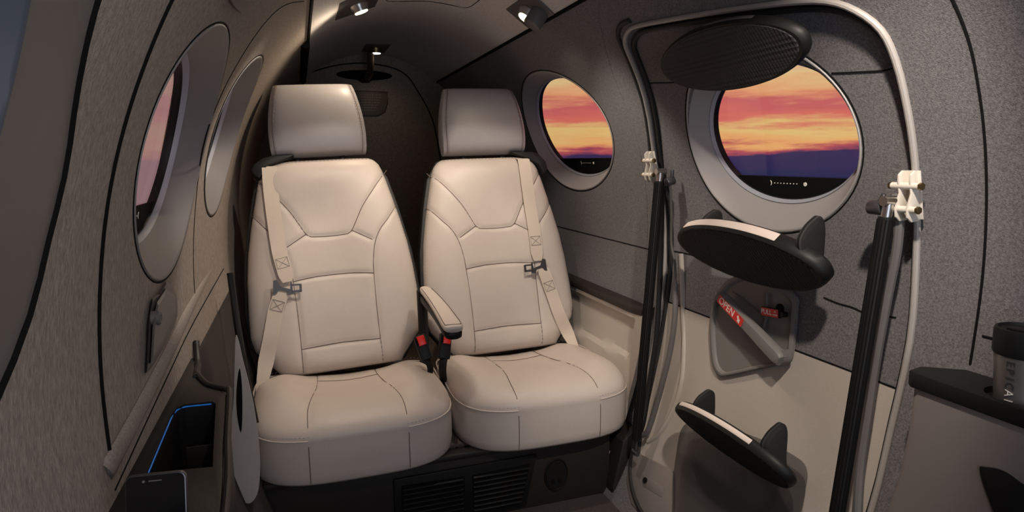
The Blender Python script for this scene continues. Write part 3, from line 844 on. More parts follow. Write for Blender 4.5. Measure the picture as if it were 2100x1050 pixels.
def buckle(c, tilt, side, label):
    root = empty('belt_buckle', (c[0], c[1] + .03, PLAT), label, 'buckle', 'belt buckles')
    R_ = Matrix.Rotation(radians(tilt), 3, 'Y') @ Matrix.Rotation(radians(-22), 3, 'X')
    c = Vector(c)
    put(MB().box(c, (.034, .022, .075), R_).build('buckle_body', BLK, bevel=.004), root)
    bt = MB(); bt.box(c + R_ @ Vector((.002, -.0115, .020)), (.022, .006, .028), R_)
    put(bt.build('release_button', REDB, bevel=.0015), root)
    sl = MB(); sl.box(c + R_ @ Vector((-.0115, -.0115, .019)), (.005, .0045, .022), R_); put(sl.build('latch_slot', BLKM), root)
    s = MB(); s.tube(spline([c + R_ @ Vector((0, 0, -.035)), c + R_ @ Vector((0, .003, -.07)), (c.x + .005, c.y + .04, PLAT + .06), (c.x, c.y + .06, PLAT + .0)], 6), .012, 8, flat=.5)
    put(s.build('buckle_stalk', BLK), root)
buckle((.314, 1.755, -.542), -14, -1, 'black belt buckle with red button beside the left seat')
buckle((.376, 1.74, -.540), 12, 1, 'black belt buckle with red button under the armrest front')

# ------------------------------------------------------------------ seat platform
root = empty('seat_platform', (.36, 1.9, FLOOR), 'dark raised platform carrying both seats with grilles in its front', 'platform')
PT = PLAT - .014
b = MB(); b.box((.345, 2.37, (PT + FLOOR) / 2 - .004), (.93, 1.68, PT - FLOOR - .008)); put(b.build('platform_body', DKB, bevel=.004), root)
b = MB(); b.box((.345, 2.395, PT - .004), (.92, 1.62, .010)); put(b.build('platform_carpet', CRPT), root)
b = MB(); b.box((.345, 1.535, PT - .004), (.94, .035, .018)); put(b.build('platform_nosing', DKB, bevel=.005), root)
YV = 1.528
def pv(x, z, d=0): return Vector((x, YV - d, z))
fo = [(.185, -.812), (.581, -.808), (.548, -.955), (.185, -.955)]
b = MB(); b.prism([pv(x, z, 0) for x, z in fo], (0, -.008, 0)); vf = put(b.build('vent_frame', BLK, bevel=.004), root)
for k, po in enumerate(([(.203, -.832), (.372, -.836), (.372, -.945), (.203, -.945)], [(.393, -.836), (.558, -.832), (.535, -.945), (.393, -.945)])):
    g = MB(); g.prism([pv(x, z, .0075) for x, z in po], (0, -.0015, 0)); go = put(g.build('vent_grille', BLKM), root)
    s = MB()
    for q in range(8):
        z = -.843 - q * .0135; x0, x1 = po[0][0] + .003, po[1][0] - .004 - (.023 * (-.832 - z) / .113 if k else 0)
        s.box(((x0 + x1) / 2, YV - .012, z), (x1 - x0, .006, .0052), Matrix.Rotation(radians(35), 3, 'X'))
    so = s.build('louvre', BLK, bevel=.001); so.parent = go; so.location = -Vector(go.location) - Vector(root.location)
b = MB(); b.tube([pv(.640 + .034 * cos(a), -.882 + .046 * sin(a), .002) for a in [2 * pi * k / 32 for k in range(32)]], .002, 6, closed=True)
b.prism([pv(.640 + .031 * cos(a), -.882 + .043 * sin(a), 0) for a in [2 * pi * k / 32 for k in range(32)]], (0, -.003, 0))
put(b.build('access_cap', BLK), root)
b = MB()
for sx in (-1, 1): b.prism([pv(.640 + sx * .010 + .006 * cos(a), -.902 + .008 * sin(a), .003) for a in [2 * pi * k / 12 for k in range(12)]], (0, -.0015, 0))
put(b.build('cap_slot', BLKM), root)
# dark sill piece between the platform and the door
b = MB(); b.prism([(.80, 1.49, FLOOR), (.80, 1.49, -.93), (.83, 1.49, -.80), (.865, 1.49, -.772), (.90, 1.49, -.772), (.90, 1.49, FLOOR)], (0, .12, 0))
o = b.build('floor_fairing', DKB, bevel=.008, loc=(.84, 1.53, FLOOR)); tag(o, 'dark fairing block between the seat platform and the door', 'fairing')
b = MB(); b.prism([(.77, 1.42, FLOOR), (.77, 1.42, FLOOR + .018), (.80, 1.42, FLOOR + .022), (.86, 1.42, FLOOR + .022), (.86, 1.42, FLOOR)], (0, .075, 0))
# ------------------------------------------------------------------ right side panel behind the door
root = empty('storage_pocket', (.93, 1.85, -.85), 'cream side panel with a recessed pocket beside the right seat', 'pocket')
def sheet(name, side, ylist, zlist, offf, m, th_=.012):
    b = MB(); vs = []; ny, nz = len(ylist), len(zlist)
    for k in (0, 1):
        for y in ylist:
            for z in zlist: vs.append(wp(side, y, z, offf(y, z) - k * th_))
    n = ny * nz; fs = []
    for j in range(ny - 1):
        for i in range(nz - 1):
            a = j * nz + i; q = (a, a + 1, a + nz + 1, a + nz); fs.append(q); fs.append(tuple(reversed([x + n for x in q])))
    for i in range(nz - 1): fs.append((i, i + n, i + 1 + n, i + 1)); a = (ny - 1) * nz + i; fs.append((a + 1, a + 1 + n, a + n, a))
    for j in range(ny - 1): a = j * nz; fs.append((a + nz, a + nz + n, a + n, a)); a += nz - 1; fs.append((a, a + n, a + nz + n, a + nz))
    return b.add(vs, fs).build(name, m, smooth=45)
yl = [1.545 + k * .0125 for k in range(60)]; zl = [-.455 - k * .0112 for k in range(38)]
def rec(y, z):
    o_ = .030
    top, bot = -.482, -.600 - .05 * (y - 1.6)
    d = min(sm(y, 1.600, 1.612), sm(-z, -top, -top + .012), 1 - sm(-z, -bot - .012, -bot))
    return o_ - .022 * d
po = sheet('panel_body', 1, yl, zl, rec, LEAP); put(po, root)
b = MB(); b.prism([wp(1, 1.60, -.612, .013), wp(1, 1.60, -.64, .013), wp(1, 2.2, -.66, .013), wp(1, 2.2, -.612, .013)], wn(1, -.62) * .004)
b = MB(); pts = []
sec_pts = [(.000, -.432), (.034, -.436), (.040, -.445), (.038, -.458), (.030, -.466), (.000, -.462)]
vs = []; yy = [1.545, 1.56, 1.65, 1.8, 1.95, 2.1, 2.25, 2.28]; ww = [.3, .8, 1, 1, 1, 1, .8, .3]
for y, w in zip(yy, ww):
    for o_, z in sec_pts: vs.append(wp(1, y, z, .002 + o_ * w))
n = len(sec_pts); fs = [(i * n + k, i * n + (k + 1) % n, (i + 1) * n + (k + 1) % n, (i + 1) * n + k) for i in range(len(yy) - 1) for k in range(n)] + [tuple(range(n)), tuple((len(yy) - 1) * n + k for k in range(n - 1, -1, -1))]
b.add(vs, fs); o = b.build('side_ledge', DKB, bevel=.002, loc=wp(1, 1.8, -.45)); tag(o, 'black padded ledge along the wall above the cream side panel', 'ledge')

# ------------------------------------------------------------------ left lower side
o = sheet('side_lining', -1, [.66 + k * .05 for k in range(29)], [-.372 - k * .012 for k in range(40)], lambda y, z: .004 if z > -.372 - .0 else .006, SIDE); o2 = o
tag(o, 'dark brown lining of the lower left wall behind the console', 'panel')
root = empty('seat_side_panel', (-.14, 1.52, PLAT), 'cream curved panel with a black slot beside the left seat', 'panel')
def front_sil(pix, y0): return [on(x, y, 1, y0) for x, y in pix]
pp = spline(front_sil([(483, 690), (480, 760), (478, 830), (469, 900), (465, 951), (470, 990), (487, 1022), (503, 1032), (518, 1029), (531, 1000), (533, 930), (524, 850), (512, 790), (499, 740), (490, 700)], 1.34), 4, True)
put(MB().prism(pp, (-.012, .10, -.03)).build('panel_shell', LEAP, bevel=.002), root)
pp = spline(front_sil([(491, 755), (485, 800), (486, 850), (494, 888), (497, 850), (496, 790)], 1.339), 3, True)
put(MB().prism(pp, (0, .003, 0)).build('panel_slot', BLKM), root)
b = MB(); b.tube(spline([on(472, 560, 1, 1.66), on(480, 620, 1, 1.64), on(492, 700, 1, 1.60), on(508, 790, 1, 1.56), on(524, 868, 1, 1.52)], 6), .008, 10)
o = b.build('belt_strut', BLK); tag(o, 'black rod running down beside the left seat back', 'rod')

# ------------------------------------------------------------------ left console with storage tray and phone
ZT = -.365
root = empty('side_console', (-.16, .9, -.62), 'dark side console with an open tray along the left wall', 'console')
out = [(-.215, .30), (-.215, 1.30), (-.198, 1.22), (-.192, 1.17), (-.165, 1.10), (-.137, 1.068), (-.127, 1.045), (-.112, .86), (-.098, .70), (-.080, .30)]
outer = [(p.x, p.y) for p in [Vector((x, y, 0)) for x, y in out]]
inn = [(-.192, .80), (-.197, .98), (-.194, 1.012), (-.185, 1.022), (-.146, 1.020), (-.140, 1.008), (-.126, .86), (-.119, .79)]
bo = MB().prism([(x, y, ZT) for x, y in outer], (0, 0, -.38)).build('cut', CON, bevel=.005)
ct = MB().prism([(x, y, ZT + .02) for x, y in inn], (0, 0, -.15)).build('c2', BLK); boolean(bo, ct); kill(ct)
bo.name = 'console_body'; put(bo, root)
ri = [(x, y, ZT + .0015) for x, y in outer[3:]]
put(MB().tube(spline([(x + .003, y, z) for x, y, z in ri], 5), .0045, 10).build('console_rim', CON), root)
put(MB().tube(spline([(x, y, ZT - .004) for x, y in [(-.1905, .72), (-.192, .80), (-.1965, .98), (-.1955, 1.002), (-.1915, 1.016), (-.183, 1.0215), (-.165, 1.0210), (-.148, 1.0200)]], 6), .0011, 8).build('light_strip', LED), root)
b = MB(); b.box((-.166, .90, ZT - .125), (.045, .20, .012)); b.box((-.155, .93, ZT - .08), (.035, .004, .10)); b.box((-.150, .86, ZT - .09), (.02, .05, .07))
put(b.build('tray_insert', DKB, bevel=.003), root)
# upright black divider, wall side of the console
root2 = root
b = MB(); b.tube(spline([wp(-1, 1.31, -.345, .006), wp(-1, 1.27, -.375, .010), (-.192, 1.20, ZT - .004), (-.186, 1.15, ZT)], 6), .006, 10); put(b.build('console_corner', CON), root)
# phone
pc = Vector((-.153, .655, -.372)); Xp = Vector((1, -.12, 0)).normalized(); Yp = Vector((0, .18, 1)).normalized(); Mp = frame(pc, Xp, Yp)
root = empty('phone', pc, 'black smartphone standing upright in the side console', 'phone')
def rr_poly(w, h, r, n=6):
    out_ = []
    for cx_, cy_, a0 in ((w / 2 - r, h / 2 - r, 0), (-w / 2 + r, h / 2 - r, 90), (-w / 2 + r, -h / 2 + r, 180), (w / 2 - r, -h / 2 + r, 270)):
        for k in range(n + 1): a = radians(a0 + 90 * k / n); out_.append((cx_ + r * cos(a), cy_ + r * sin(a)))
    return out_
def plate(poly, z0, z1, Mx): return MB().prism([Mx @ Vector((x, y, z0)) for x, y in poly], (Mx.to_3x3() @ Vector((0, 0, z1 - z0))))
put(plate(rr_poly(.0555, .135, .007), -.003, .003, Mp).build('phone_case', CHRD, bevel=.0012), root)
put(plate(rr_poly(.0530, .1325, .006), .0030, .0036, Mp).build('phone_screen', SCRN), root)
b = MB(); b.add([Mp @ Vector(p) for p in ((-.006, .0605, .0038), (.006, .0605, .0038), (.006, .0615, .0038), (-.006, .0615, .0038))], [(0, 1, 2, 3)])
b.cyl(Mp @ Vector((-.0105, .061, .003)), Mp @ Vector((-.0105, .061, .0040)), .0013, 10); put(b.build('phone_speaker', GRY), root)

# ------------------------------------------------------------------ fitting on the left wall under the window
root = empty('wall_outlet_panel', wp(-1, 1.07, -.24), 'grey angular plastic fitting with a small jack on the left wall', 'fitting')
pix = [(300, 765), (305, 655), (312, 612), (326, 603), (341, 577), (352, 585), (362, 602), (365, 640), (358, 668), (340, 706), (318, 742)]
nn_ = wn(-1, -.24)
def patch(pix, off, h, chamfer=.9):
    cx_ = sum(p[0] for p in pix) / len(pix); cy_ = sum(p[1] for p in pix) / len(pix)
    sc = lambda k: [(cx_ + (x - cx_) * k, cy_ + (y - cy_) * k) for x, y in pix]
    n = len(pix); b = MB(); vs = []
    lay = [(1, off), (1, off + h * .6), (chamfer, off + h), (chamfer * .66, off + h), (chamfer * .33, off + h)]
    for k, o_ in lay: vs += [W(x, y, o_) for x, y in sc(k)]
    vs.append(W(cx_, cy_, off + h)); L = len(lay)
    fs = [(i * n + k, i * n + (k + 1) % n, (i + 1) * n + (k + 1) % n, (i + 1) * n + k) for i in range(L - 1) for k in range(n)] + [((L - 1) * n + k, (L - 1) * n + (k + 1) % n, L * n) for k in range(n)]
    return b.add(vs, fs)
dens = lambda pl: [(p.x, p.y) for i in range(len(pl)) for p in [Vector((*pl[i], 0)).lerp(Vector((*pl[(i + 1) % len(pl)], 0)), t_ / 4) for t_ in range(4)]]
put(patch(dens(pix), .0005, .007, .92).build('fitting_plate', GRYD, smooth=25), root)
put(patch(dens([(309, 745), (314, 655), (322, 620), (341, 592), (358, 606), (361, 640), (350, 668), (330, 715)]), .007, .008, .80).build('fitting_cover', GRY, smooth=25), root)
q = W(321, 652, .014); put(MB().revolve([(.010, -.006), (.010, .004), (.008, .006), (.005, .006), (.005, .001)], q, nn_, 20, True, True).build('jack', GRYD), root)
# dark corner of an overhead panel
b = MB(); b.prism([W(x, y, .0) for x, y in ((462, -8), (474, 10), (486, 22), (496, 14), (512, -8))], wn(-1, .25) * .008)
o = b.build('overhead_vent', GRYD, bevel=.002, loc=W(487, 5)); tag(o, 'dark grey panel corner at the top of the left wall', 'panel')

# ------------------------------------------------------------------ reading lamps
def lamp(x, y, w, l, lens_m, label, puck=True, e=1.2, tilt=(0, 0)):
    q = (x - XC) / AX; a = math.degrees(math.acos(q)); p = sect(a, y, .0); n = (sect(a, y, 1) - p)
    root = empty('reading_lamp', p, label, 'lamp', 'ceiling reading lamps')
    X = Vector((1, 0, 0)); X = (X - n * X.dot(n)).normalized(); Y = Vector((0, 1, 0))
    f = MB(); f.prism([p + X * sx * w + Y * sy * l + n * .000 for sx, sy in ((-1, -1), (1, -1), (1, 1), (-1, 1))], n * .005)
    put(f.build('lamp_plate', GRYD, bevel=.002), root)
    if puck:
        put(MB().revolve([(.030, .004), (.030, .008), (.026, .018), (.0245, .026), (.022, .026)], p, n, 28).build('lamp_housing', CHR if lens_m is LENS else BRA), root)
        put(MB().revolve([(.0215, .0255), (.0205, .028)], p, n, 28).build('lamp_lens', lens_m), root)
        spot('reading_lamp_light', p + n * .034, p + n * 1 + Vector((tilt[0], tilt[1], 0)), e, (1, .80, .58), 140, .8, .015).parent = None
    return root, p, n, X
lamp(.205, 2.07, .075, .12, LENS, 'rectangular ceiling lamp nearest the left overhead seam', e=6, tilt=(-.9, -.3))
r_, p_, n_, X_ = lamp(.655, 1.760, .045, .10, LENS, 'ceiling lamp beside the right overhead seam with a grey cylinder next to it', e=3.5, tilt=(.5, 0))
b = MB(); b.cyl(p_ + X_ * .018 + Vector((0, -.05, 0)), p_ + X_ * .018 + Vector((0, -.05, 0)) + n_ * .05, .026, 24); b.cyl(p_ + X_ * .03 + n_ * .02, p_ + X_ * .05 + Vector((0, .0, 0)) + n_ * .022, .006, 10)
put(b.build('lamp_knob', GRYD, bevel=.003), r_)
r_, p_, n_, X_ = lamp(.370, 3.02, .055, .11, LENSW, 'brass-rimmed lamp at the back of the ceiling above the rear opening', e=.5)
# latch post hanging at the rear opening
root = empty('latch_post', (.372, 3.08, .50), 'brown metal post hanging from the rear ceiling above the oval opening', 'post')
b = MB(); b.tube(spline([(.345, 3.02, .487), (.345, 3.03, .45), (.344, 3.06, .405), (.335, 3.10, .385)], 5), .019, 12, flat=.8)
put(b.build('post_bar', mat('bronze_metal', (.16, .12, .08), .35, .8)), root)
pts = [(.335 + .133 * cos(a), 3.2185, .410 + .024 * sin(a) + (-.012 if abs(a - 1.5 * pi) < .15 else 0)) for a in [2 * pi * k / 48 for k in range(48)]]
o = MB().prism(pts, (0, -.003, 0)).build('rear_opening', BLKM, loc=(.335, 3.218, .41)); tag(o, 'black oval opening high on the rear bulkhead', 'opening')
# placard
root = empty('placard', (.40, 3.217, .21), 'brown printed placard on the rear bulkhead between the headrests', 'placard')
pp = [(.28, .335), (.442, .332), (.442, .28), (.425, .235), (.39, .217), (.28, .217)]
put(MB().prism([(x, 3.2195, z) for x, z in pp], (0, -.002, 0)).build('placard_plate', PLQ, bevel=.0008), root)
put(MB().tube([(x, 3.2175, z) for x, z in pp], .0015, 5, closed=True).build('placard_edge', BLKM), root)
b = MB()
for k in range(7):
    z = .318 - k * .0125; x0 = .31; 
    while x0 < .405 - .004 * k:
        w = random.uniform(.005, .016); b.box((x0 + w / 2, 3.2172, z), (w, .0006, .0028)); x0 += w + .004
put(b.build('placard_print', PLT), root)
# ceiling hatch outline
trim(spline([sect(a, y, .0) for a, y in ((97.6, 1.95), (97.6, 2.10), (95.8, 2.135), (92, 2.14), (84, 2.10), (76, 2.06), (73.5, 2.03), (72.8, 1.95), (72.8, 1.80))], 5), .0014)

# ------------------------------------------------------------------ door treads
def tread(c, ry, rz, tilt, face, strip_m, label, fins, th_=.030, strip=True, droop=0.0):
    root = empty('door_tread', c, label, 'step', 'folding treads on the door')
    c = Vector(c); ph = radians(tilt)
    n = Vector((-cos(ph), 0, -sin(ph))); e = Vector((-sin(ph), 0, cos(ph))); Y = (Vector((0, 1, 0)) + e * droop).normalized()
    def q(a, r, d): return c + Y * ry * r * cos(a) + e * rz * r * sin(a) + n * d
    NA = 72; b = MB(); pr = [(0.001, 0.0), (.90, .0), (.965, .0015), (.99, -.003), (1.0, -.010), (1.0, -th_ + .006), (.97, -th_), (.001, -th_ - .001)]
    b.grid(lambda u, v: q(2 * pi * u, pr[round(v * (len(pr) - 1))][0], pr[round(v * (len(pr) - 1))][1]), NA, len(pr), True)
    body = b.build('tread_body', BLK, smooth=40); put(body, root)
    b = MB(); vs = [q(2 * pi * k / NA, .925, .0006) for k in range(NA)] + [q(2 * pi * k / NA, .915, .0022) for k in range(NA)] + [q(0, 0, .0022)]
    fs = [(k, (k + 1) % NA, NA + (k + 1) % NA, NA + k) for k in range(NA)] + [(NA + k, NA + (k + 1) % NA, 2 * NA) for k in range(NA)]
    b.add(vs, fs); put(b.build('tread_face', face), root)
    if strip:
        a0, a1 = strip; b = MB(); vs = []; K_ = 30
        for k in range(K_ + 1):
            a = radians(a0 + (a1 - a0) * k / K_)
            vs += [q(a, 1.000, -.007), q(a, 1.012, -.009), q(a, 1.012, -th_ + .006), q(a, 1.000, -th_ + .004)]
        fs = [(4 * k + i, 4 * k + (i + 1) % 4, 4 * k + 4 + (i + 1) % 4, 4 * k + 4 + i) for k in range(K_) for i in range(4)] + [(3, 2, 1, 0), (4 * K_, 4 * K_ + 1, 4 * K_ + 2, 4 * K_ + 3)]
        b.add(vs, fs); put(b.build('edge_strip', strip_m), root)
    for yo, fh in fins:
        ed = c + e * (rz * .80 + droop * yo) - n * .020; xw = min(wp(1, c.y + yo, ed.z + .03).x - .004, ed.x + .062); y0_ = c.y + yo
        pf = spline([Vector((x, y0_, z)) for x, z in ((ed.x + .004, ed.z - .010), (ed.x + .016, ed.z + fh * .45), (ed.x + .034, ed.z + fh * .85), (xw - .016, ed.z + fh), (xw - .005, ed.z + fh * .82), (xw, ed.z + fh * .3), (xw, ed.z - .04), (c.x + .03, c.z - .02 + droop * yo), (c.x - .005, c.z + .01 + droop * yo))], 4, True)
        b = MB(); vs = []; n_ = len(pf); cen = sum(pf, Vector()) / n_
        lay = [(-.009, .75), (-.0075, .9), (-.004, 1), (.004, 1), (.0075, .9), (.009, .75)]
        for dy, s in lay: vs += [cen + (p - cen) * s + Y * dy for p in pf]
        fs = [(i * n_ + k, i * n_ + (k + 1) % n_, (i + 1) * n_ + (k + 1) % n_, (i + 1) * n_ + k) for i in range(5) for k in range(n_)] + [tuple(range(n_)), tuple(5 * n_ + k for k in range(n_ - 1, -1, -1))]
        b.add(vs, fs); put(b.build('tread_bracket', TRD2, smooth=50), root)
    return root
tread((.800, 1.072, .188), .214, .073, 40, TRD1, GRYD, 'black oval perforated tread across the top of the door window', (), strip=(88, 125), th_=.020)
tread((.880, 1.092, -.213), .227, .083, 40, TRD2, STRI, 'black oval ribbed tread with cream edge strip just below the door window', ((.112, .030), (-.185, .040)), strip=(44, 128))
tread((.845, 1.068, -.618), .203, .080, 40, TRD2, STRI, 'black oval ribbed tread with cream edge strip low on the door', ((.100, .030), (-.145, .034)), strip=(44, 128), th_=.022, droop=-.10)

# ------------------------------------------------------------------ door latch panel and handle
root = door
tp = [(1500, 572), (1560, 560), (1632, 604), (1637, 640), (1632, 700), (1626, 735), (1612, 745), (1560, 757), (1495, 771), (1478, 769), (1466, 750), (1461, 710), (1460, 660), (1470, 612)]
tp3 = [W(x, y, -.008) for x, y in tp]; tps = spline(tp3, 5, True); cen = sum(tps, Vector()) / len(tps); n_ = wn(1, cen.z); L_ = len(tps)
b = MB(); vs = []; layers = [(1.0, 0), (1.0, .007), (.975, .009), (.93, .009), (.90, .006), (.885, .001), (.001, .001)]
for s, d in layers: vs += [cen + (p - cen) * s + n_ * d for p in tps]
fs = [(i * L_ + k, i * L_ + (k + 1) % L_, (i + 1) * L_ + (k + 1) % L_, (i + 1) * L_ + k) for i in range(len(layers) - 1) for k in range(L_)] + [tuple(range(L_))]
b.add(vs, fs); root = put(b.build('latch_plate', GRY, smooth=30, loc=cen), door)
b = MB(); b.tube([W(x, y, .0005) for x, y in ((1490, 612), (1572, 600), (1572, 650), (1566, 672))][1:], .0035, 8); b.tube([W(1503, 598, .001), W(1556, 640, .001)], .0012, 6)
put(b.build('plate_rib', GRYD), root)
q = W(1600, 634, .002); b = MB(); b.cyl(q, q + n_ * .002, .012, 20); put(b.build('pull_hole', BLKM), root)
P0, P1 = W(1477, 609, .026), W(1592, 732, .026); dr = (P1 - P0).normalized(); wd_ = n_.cross(dr).normalized()
b = MB(); vs = []; secs = [(-.002, .5, .7), (.004, .85, 1), (.02, 1, 1), (.10, 1.05, 1.1), (.17, 1.12, 1.2), (.9999, 1.15, 1.3)]
Lh = (P1 - P0).length; st_ = [(-.003, .6), (.003, .9), (.02, 1.0), (.5 * Lh, 1.0), (.8 * Lh, 1.12), (Lh - .002, 1.15), (Lh + .008, 1.0), (Lh + .014, .7)]
for s, w in st_:
    c_ = P0 + dr * s; hw2 = .0148 * w
    vs += [c_ + wd_ * -hw2 * 1.0 - n_ * .012, c_ + wd_ * -hw2 - n_ * .001, c_ + wd_ * -hw2 * .72 + n_ * .007, c_ + wd_ * hw2 * .72 + n_ * .007, c_ + wd_ * hw2 - n_ * .001, c_ + wd_ * hw2 - n_ * .012]
fs = [(i * 6 + k, i * 6 + (k + 1) % 6, (i + 1) * 6 + (k + 1) % 6, (i + 1) * 6 + k) for i in range(len(st_) - 1) for k in range(6)] + [tuple(range(6)), tuple((len(st_) - 1) * 6 + k for k in range(5, -1, -1))]
b.add(vs, fs); root = put(b.build('door_handle', GRY, smooth=30, bevel=.0012, loc=P0), door)
root['label'] = 'grey door lever with red OPEN label'
b = MB(); b.cyl(P1 - n_ * .025, P1 - n_ * .004, .017, 24); put(b.build('lever_hub', GRYD), root)
Ml = frame(P0 + dr * .054 + n_ * .0075, dr, wd_ * 1)
if Ml.to_3x3().col[2].dot(n_) < 0: Ml = frame(P0 + dr * .054 + n_ * .0075, dr, -wd_)
lb = put(plate(rr_poly(.100, .0205, .003), 0, .0006, Ml).build('open_label', RED), root)
tx = text('open_text', 'OPEN', .0235, Ml @ Matrix.Translation((-.014, 0, .0009)), WTXT, .0002); put(tx, root)
ar = MB(); A = [(.0, -.0035), (.0, .0015)]
R45 = Matrix.Rotation(radians(-40), 4, 'Z')
arr = [(-.0085, -.0024), (.001, -.0024), (.001, -.0060), (.0095, 0), (.001, .0060), (.001, .0024), (-.0085, .0024)]
Ma = Ml @ Matrix.Translation((.0345, 0, .0009)) @ Matrix.Rotation(radians(-48), 4, 'Z')
ao = MB().prism([Ma @ Vector((x, y, 0)) for x, y in arr], n_ * .0004).build('open_arrow', WTXT); put(ao, root)
c0, c1 = W(1558, 637, .018), W(1600, 645, .018); xx = (c1 - c0).normalized()
Mt = frame((c0 + c1) / 2, xx, Vector((0, 0, 1)))
if Mt.to_3x3().col[2].dot(n_) < 0: print('flip tag')
root = put(plate(rr_poly(.051, .019, .0015), -.008, 0, Mt).build('pull_tag', BLK, loc=c0), door)
root['label'] = 'black tag with a red PULL label'
tb = put(plate(rr_poly(.050, .0175, .001), 0, .0006, Mt).build('tag_face', RED), root)
for s_, sz, px_, py_ in (('PULL', .0150, -.0095, .0), ('IN', .0050, .0165, .0035), ('INSIDE', .0046, .0165, -.0035)):
    tx = text('tag_text', s_, sz, Mt @ Matrix.Translation((px_, py_, .0009)), WTXT, .0002); put(tx, root)
b = MB(); b.cyl(c1 - n_ * .016, c1 + n_ * -.002, .006, 12); put(b.build('tag_stem', BLK), root)

# ------------------------------------------------------------------ lower door: kick panel, fold, smoked pocket
kp = [wp(1, y, z, -.003) for y, z in ((1.300, -.800), (1.485, -.828), (1.478, -.87), (1.455, -.905), (1.40, -.935), (1.22, -.94), (1.26, -.86))]
nk = wn(1, -.86); kpl = put(MB().prism(kp, nk * .006).build('kick_panel', KICK, bevel=.002, loc=kp[0]), door)
def under(o, par):
    l = Vector((0, 0, 0)); p = par
    while p: l += Vector(p.location); p = p.parent
    o.parent = par; o.location = Vector(o.location) - l; return o
lk = [W(x, y, .004) for x, y in ((1318, 973), (1362, 1000), (1358, 1020), (1318, 998))]
put(MB().prism(lk, nk * .001).build('lock_plate', KICK, bevel=.0006), kpl)
q = W(1324, 985, .005); put(MB().cyl(q, q + nk * .004, .0075, 18).build('lock_button', BLK), kpl)
fold = MB(); fold.tube(wline([(1398, 520), (1402, 640), (1404, 720), (1398, 790), (1378, 850), (1352, 890), (1330, 905)], -.012, 6), .008, 10)
put(fold.build('leather_fold', LEAP), door)
fold = MB(); fold.tube(wline([(1398, 700), (1402, 760), (1390, 830), (1360, 885), (1325, 925)], -.012, 6), .007, 10)
root = empty('map_pocket', wp(1, 1.10, -.85, .03), 'smoked transparent pocket panel under the lowest tread', 'pocket')
pk = spline([W(x, y, .012) for x, y in ((1406, 872), (1460, 868), (1560, 900), (1636, 938), (1656, 965), (1654, 1000), (1640, 1060), (1600, 1140), (1500, 1160), (1400, 1120), (1384, 1010), (1390, 930))], 4, True)
npk = wn(1, -.75)
put(MB().prism(pk, npk * .006).build('pocket_panel', SMK, bevel=.002), root)

# ------------------------------------------------------------------ door gas struts, cables and brackets
def strut(name, a, b_, r, label, foot=True):
    root = empty(name, b_, label, 'strut', 'door struts'); a, b_ = Vector(a), Vector(b_); d = (b_ - a).normalized()
    bb = MB(); bb.cyl(a, b_, r, 24); tube_o = bb.build('strut_tube', BLK); put(tube_o, root)
    rb = MB(); u = d.orthogonal().normalized(); w = d.cross(u)
    for k in range(14):
        an = 2 * pi * k / 14; o_ = (u * cos(an) + w * sin(an)) * r; rb.cyl(a + o_ + d * .004, b_ + o_ - d * .004, r * .10, 5)
    put(rb.build('strut_ribs', BLKM), root)
    h = MB(); h.cyl(a - d * .022, a + d * .002, r * .72, 16); h.cyl(a - d * .026 - Vector((.012, 0, 0)), a - d * .026 + Vector((.016, 0, 0)), r * .7, 16); put(h.build('strut_end', CHR), root)
    if foot:
        f = MB(); f.cyl(b_, b_ + d * .035, r * .35, 10); f.cyl(b_ + d * .035 - Vector((0, .012, 0)), b_ + d * .035 + Vector((0, .012, 0)), r * .55, 12)
        put(f.build('strut_foot', CHRD), root)
    return root
s1a, s1b = W(1352, 372, .045), W(1305, 903, .050)
strut('door_strut', s1a, s1b, .0120, 'black ribbed gas strut at the rear edge of the door, beside the right seat')
s2a = W(1817, 445, .050); s2b = W(1711, 1085, .055)
strut('door_strut', s2a, s2b, .0118, 'black ribbed gas strut at the front edge of the door', False)
def bracket(pc, s, yaw, label, flip=1):
    """cream twin-plate hinge bracket with two cross pins"""
    root = empty('door_bracket', pc, label, 'bracket', 'cream hinge brackets on the door frame'); pc = Vector(pc); n = wn(1, pc.z)
    Y = Vector((0, 1, 0)); Z = n.cross(Y).normalized(); Z = Z if Z.z > 0 else -Z
    def q(y, z, d): return pc + Y * y * s + Z * z * s + n * d * s
    pl = MB()
    prof = [(.000, .045), (.010, .048), (.020, .042), (.022, .030), (.021, .008), (.034, -.018), (.035, -.036), (.027, -.046), (.010, -.048), (.000, -.044)]
    for yy_ in (-.014, .010):
        pl.prism([q(yy_, z, d) for d, z in prof], Y * .0045 * s)
    put(pl.build('hinge_plates', WHT, bevel=.001), root)
    bk = MB(); bk.prism([q(-.018, .046, 0), q(.018, .046, 0), q(.018, -.046, 0), q(-.018, -.046, 0)], n * .004 * s); put(bk.build('hinge_base', WHT, bevel=.001), root)
    for z, d in ((.020, .016), (-.022, .027)):
        p = MB(); p.cyl(q(-.026, z, d), q(.030, z, d), .0065 * s, 16); put(p.build('hinge_pin', WHT), root)
        
        for y0, y1 in ((-.032, -.026), (.030, .036)): put(MB().cyl(q(y0, z, d), q(y1, z, d), .0072 * s, 6).build('bolt', BRA, bevel=.0005), root)
    return root
bracket(wp(1, 1.512, -.020, .012), .88, 0, 'cream twin-plate hinge bracket at the rear of the door frame')
bracket(W(1874, 399, .010), .86, 0, 'cream twin-plate hinge bracket at the front of the door frame')
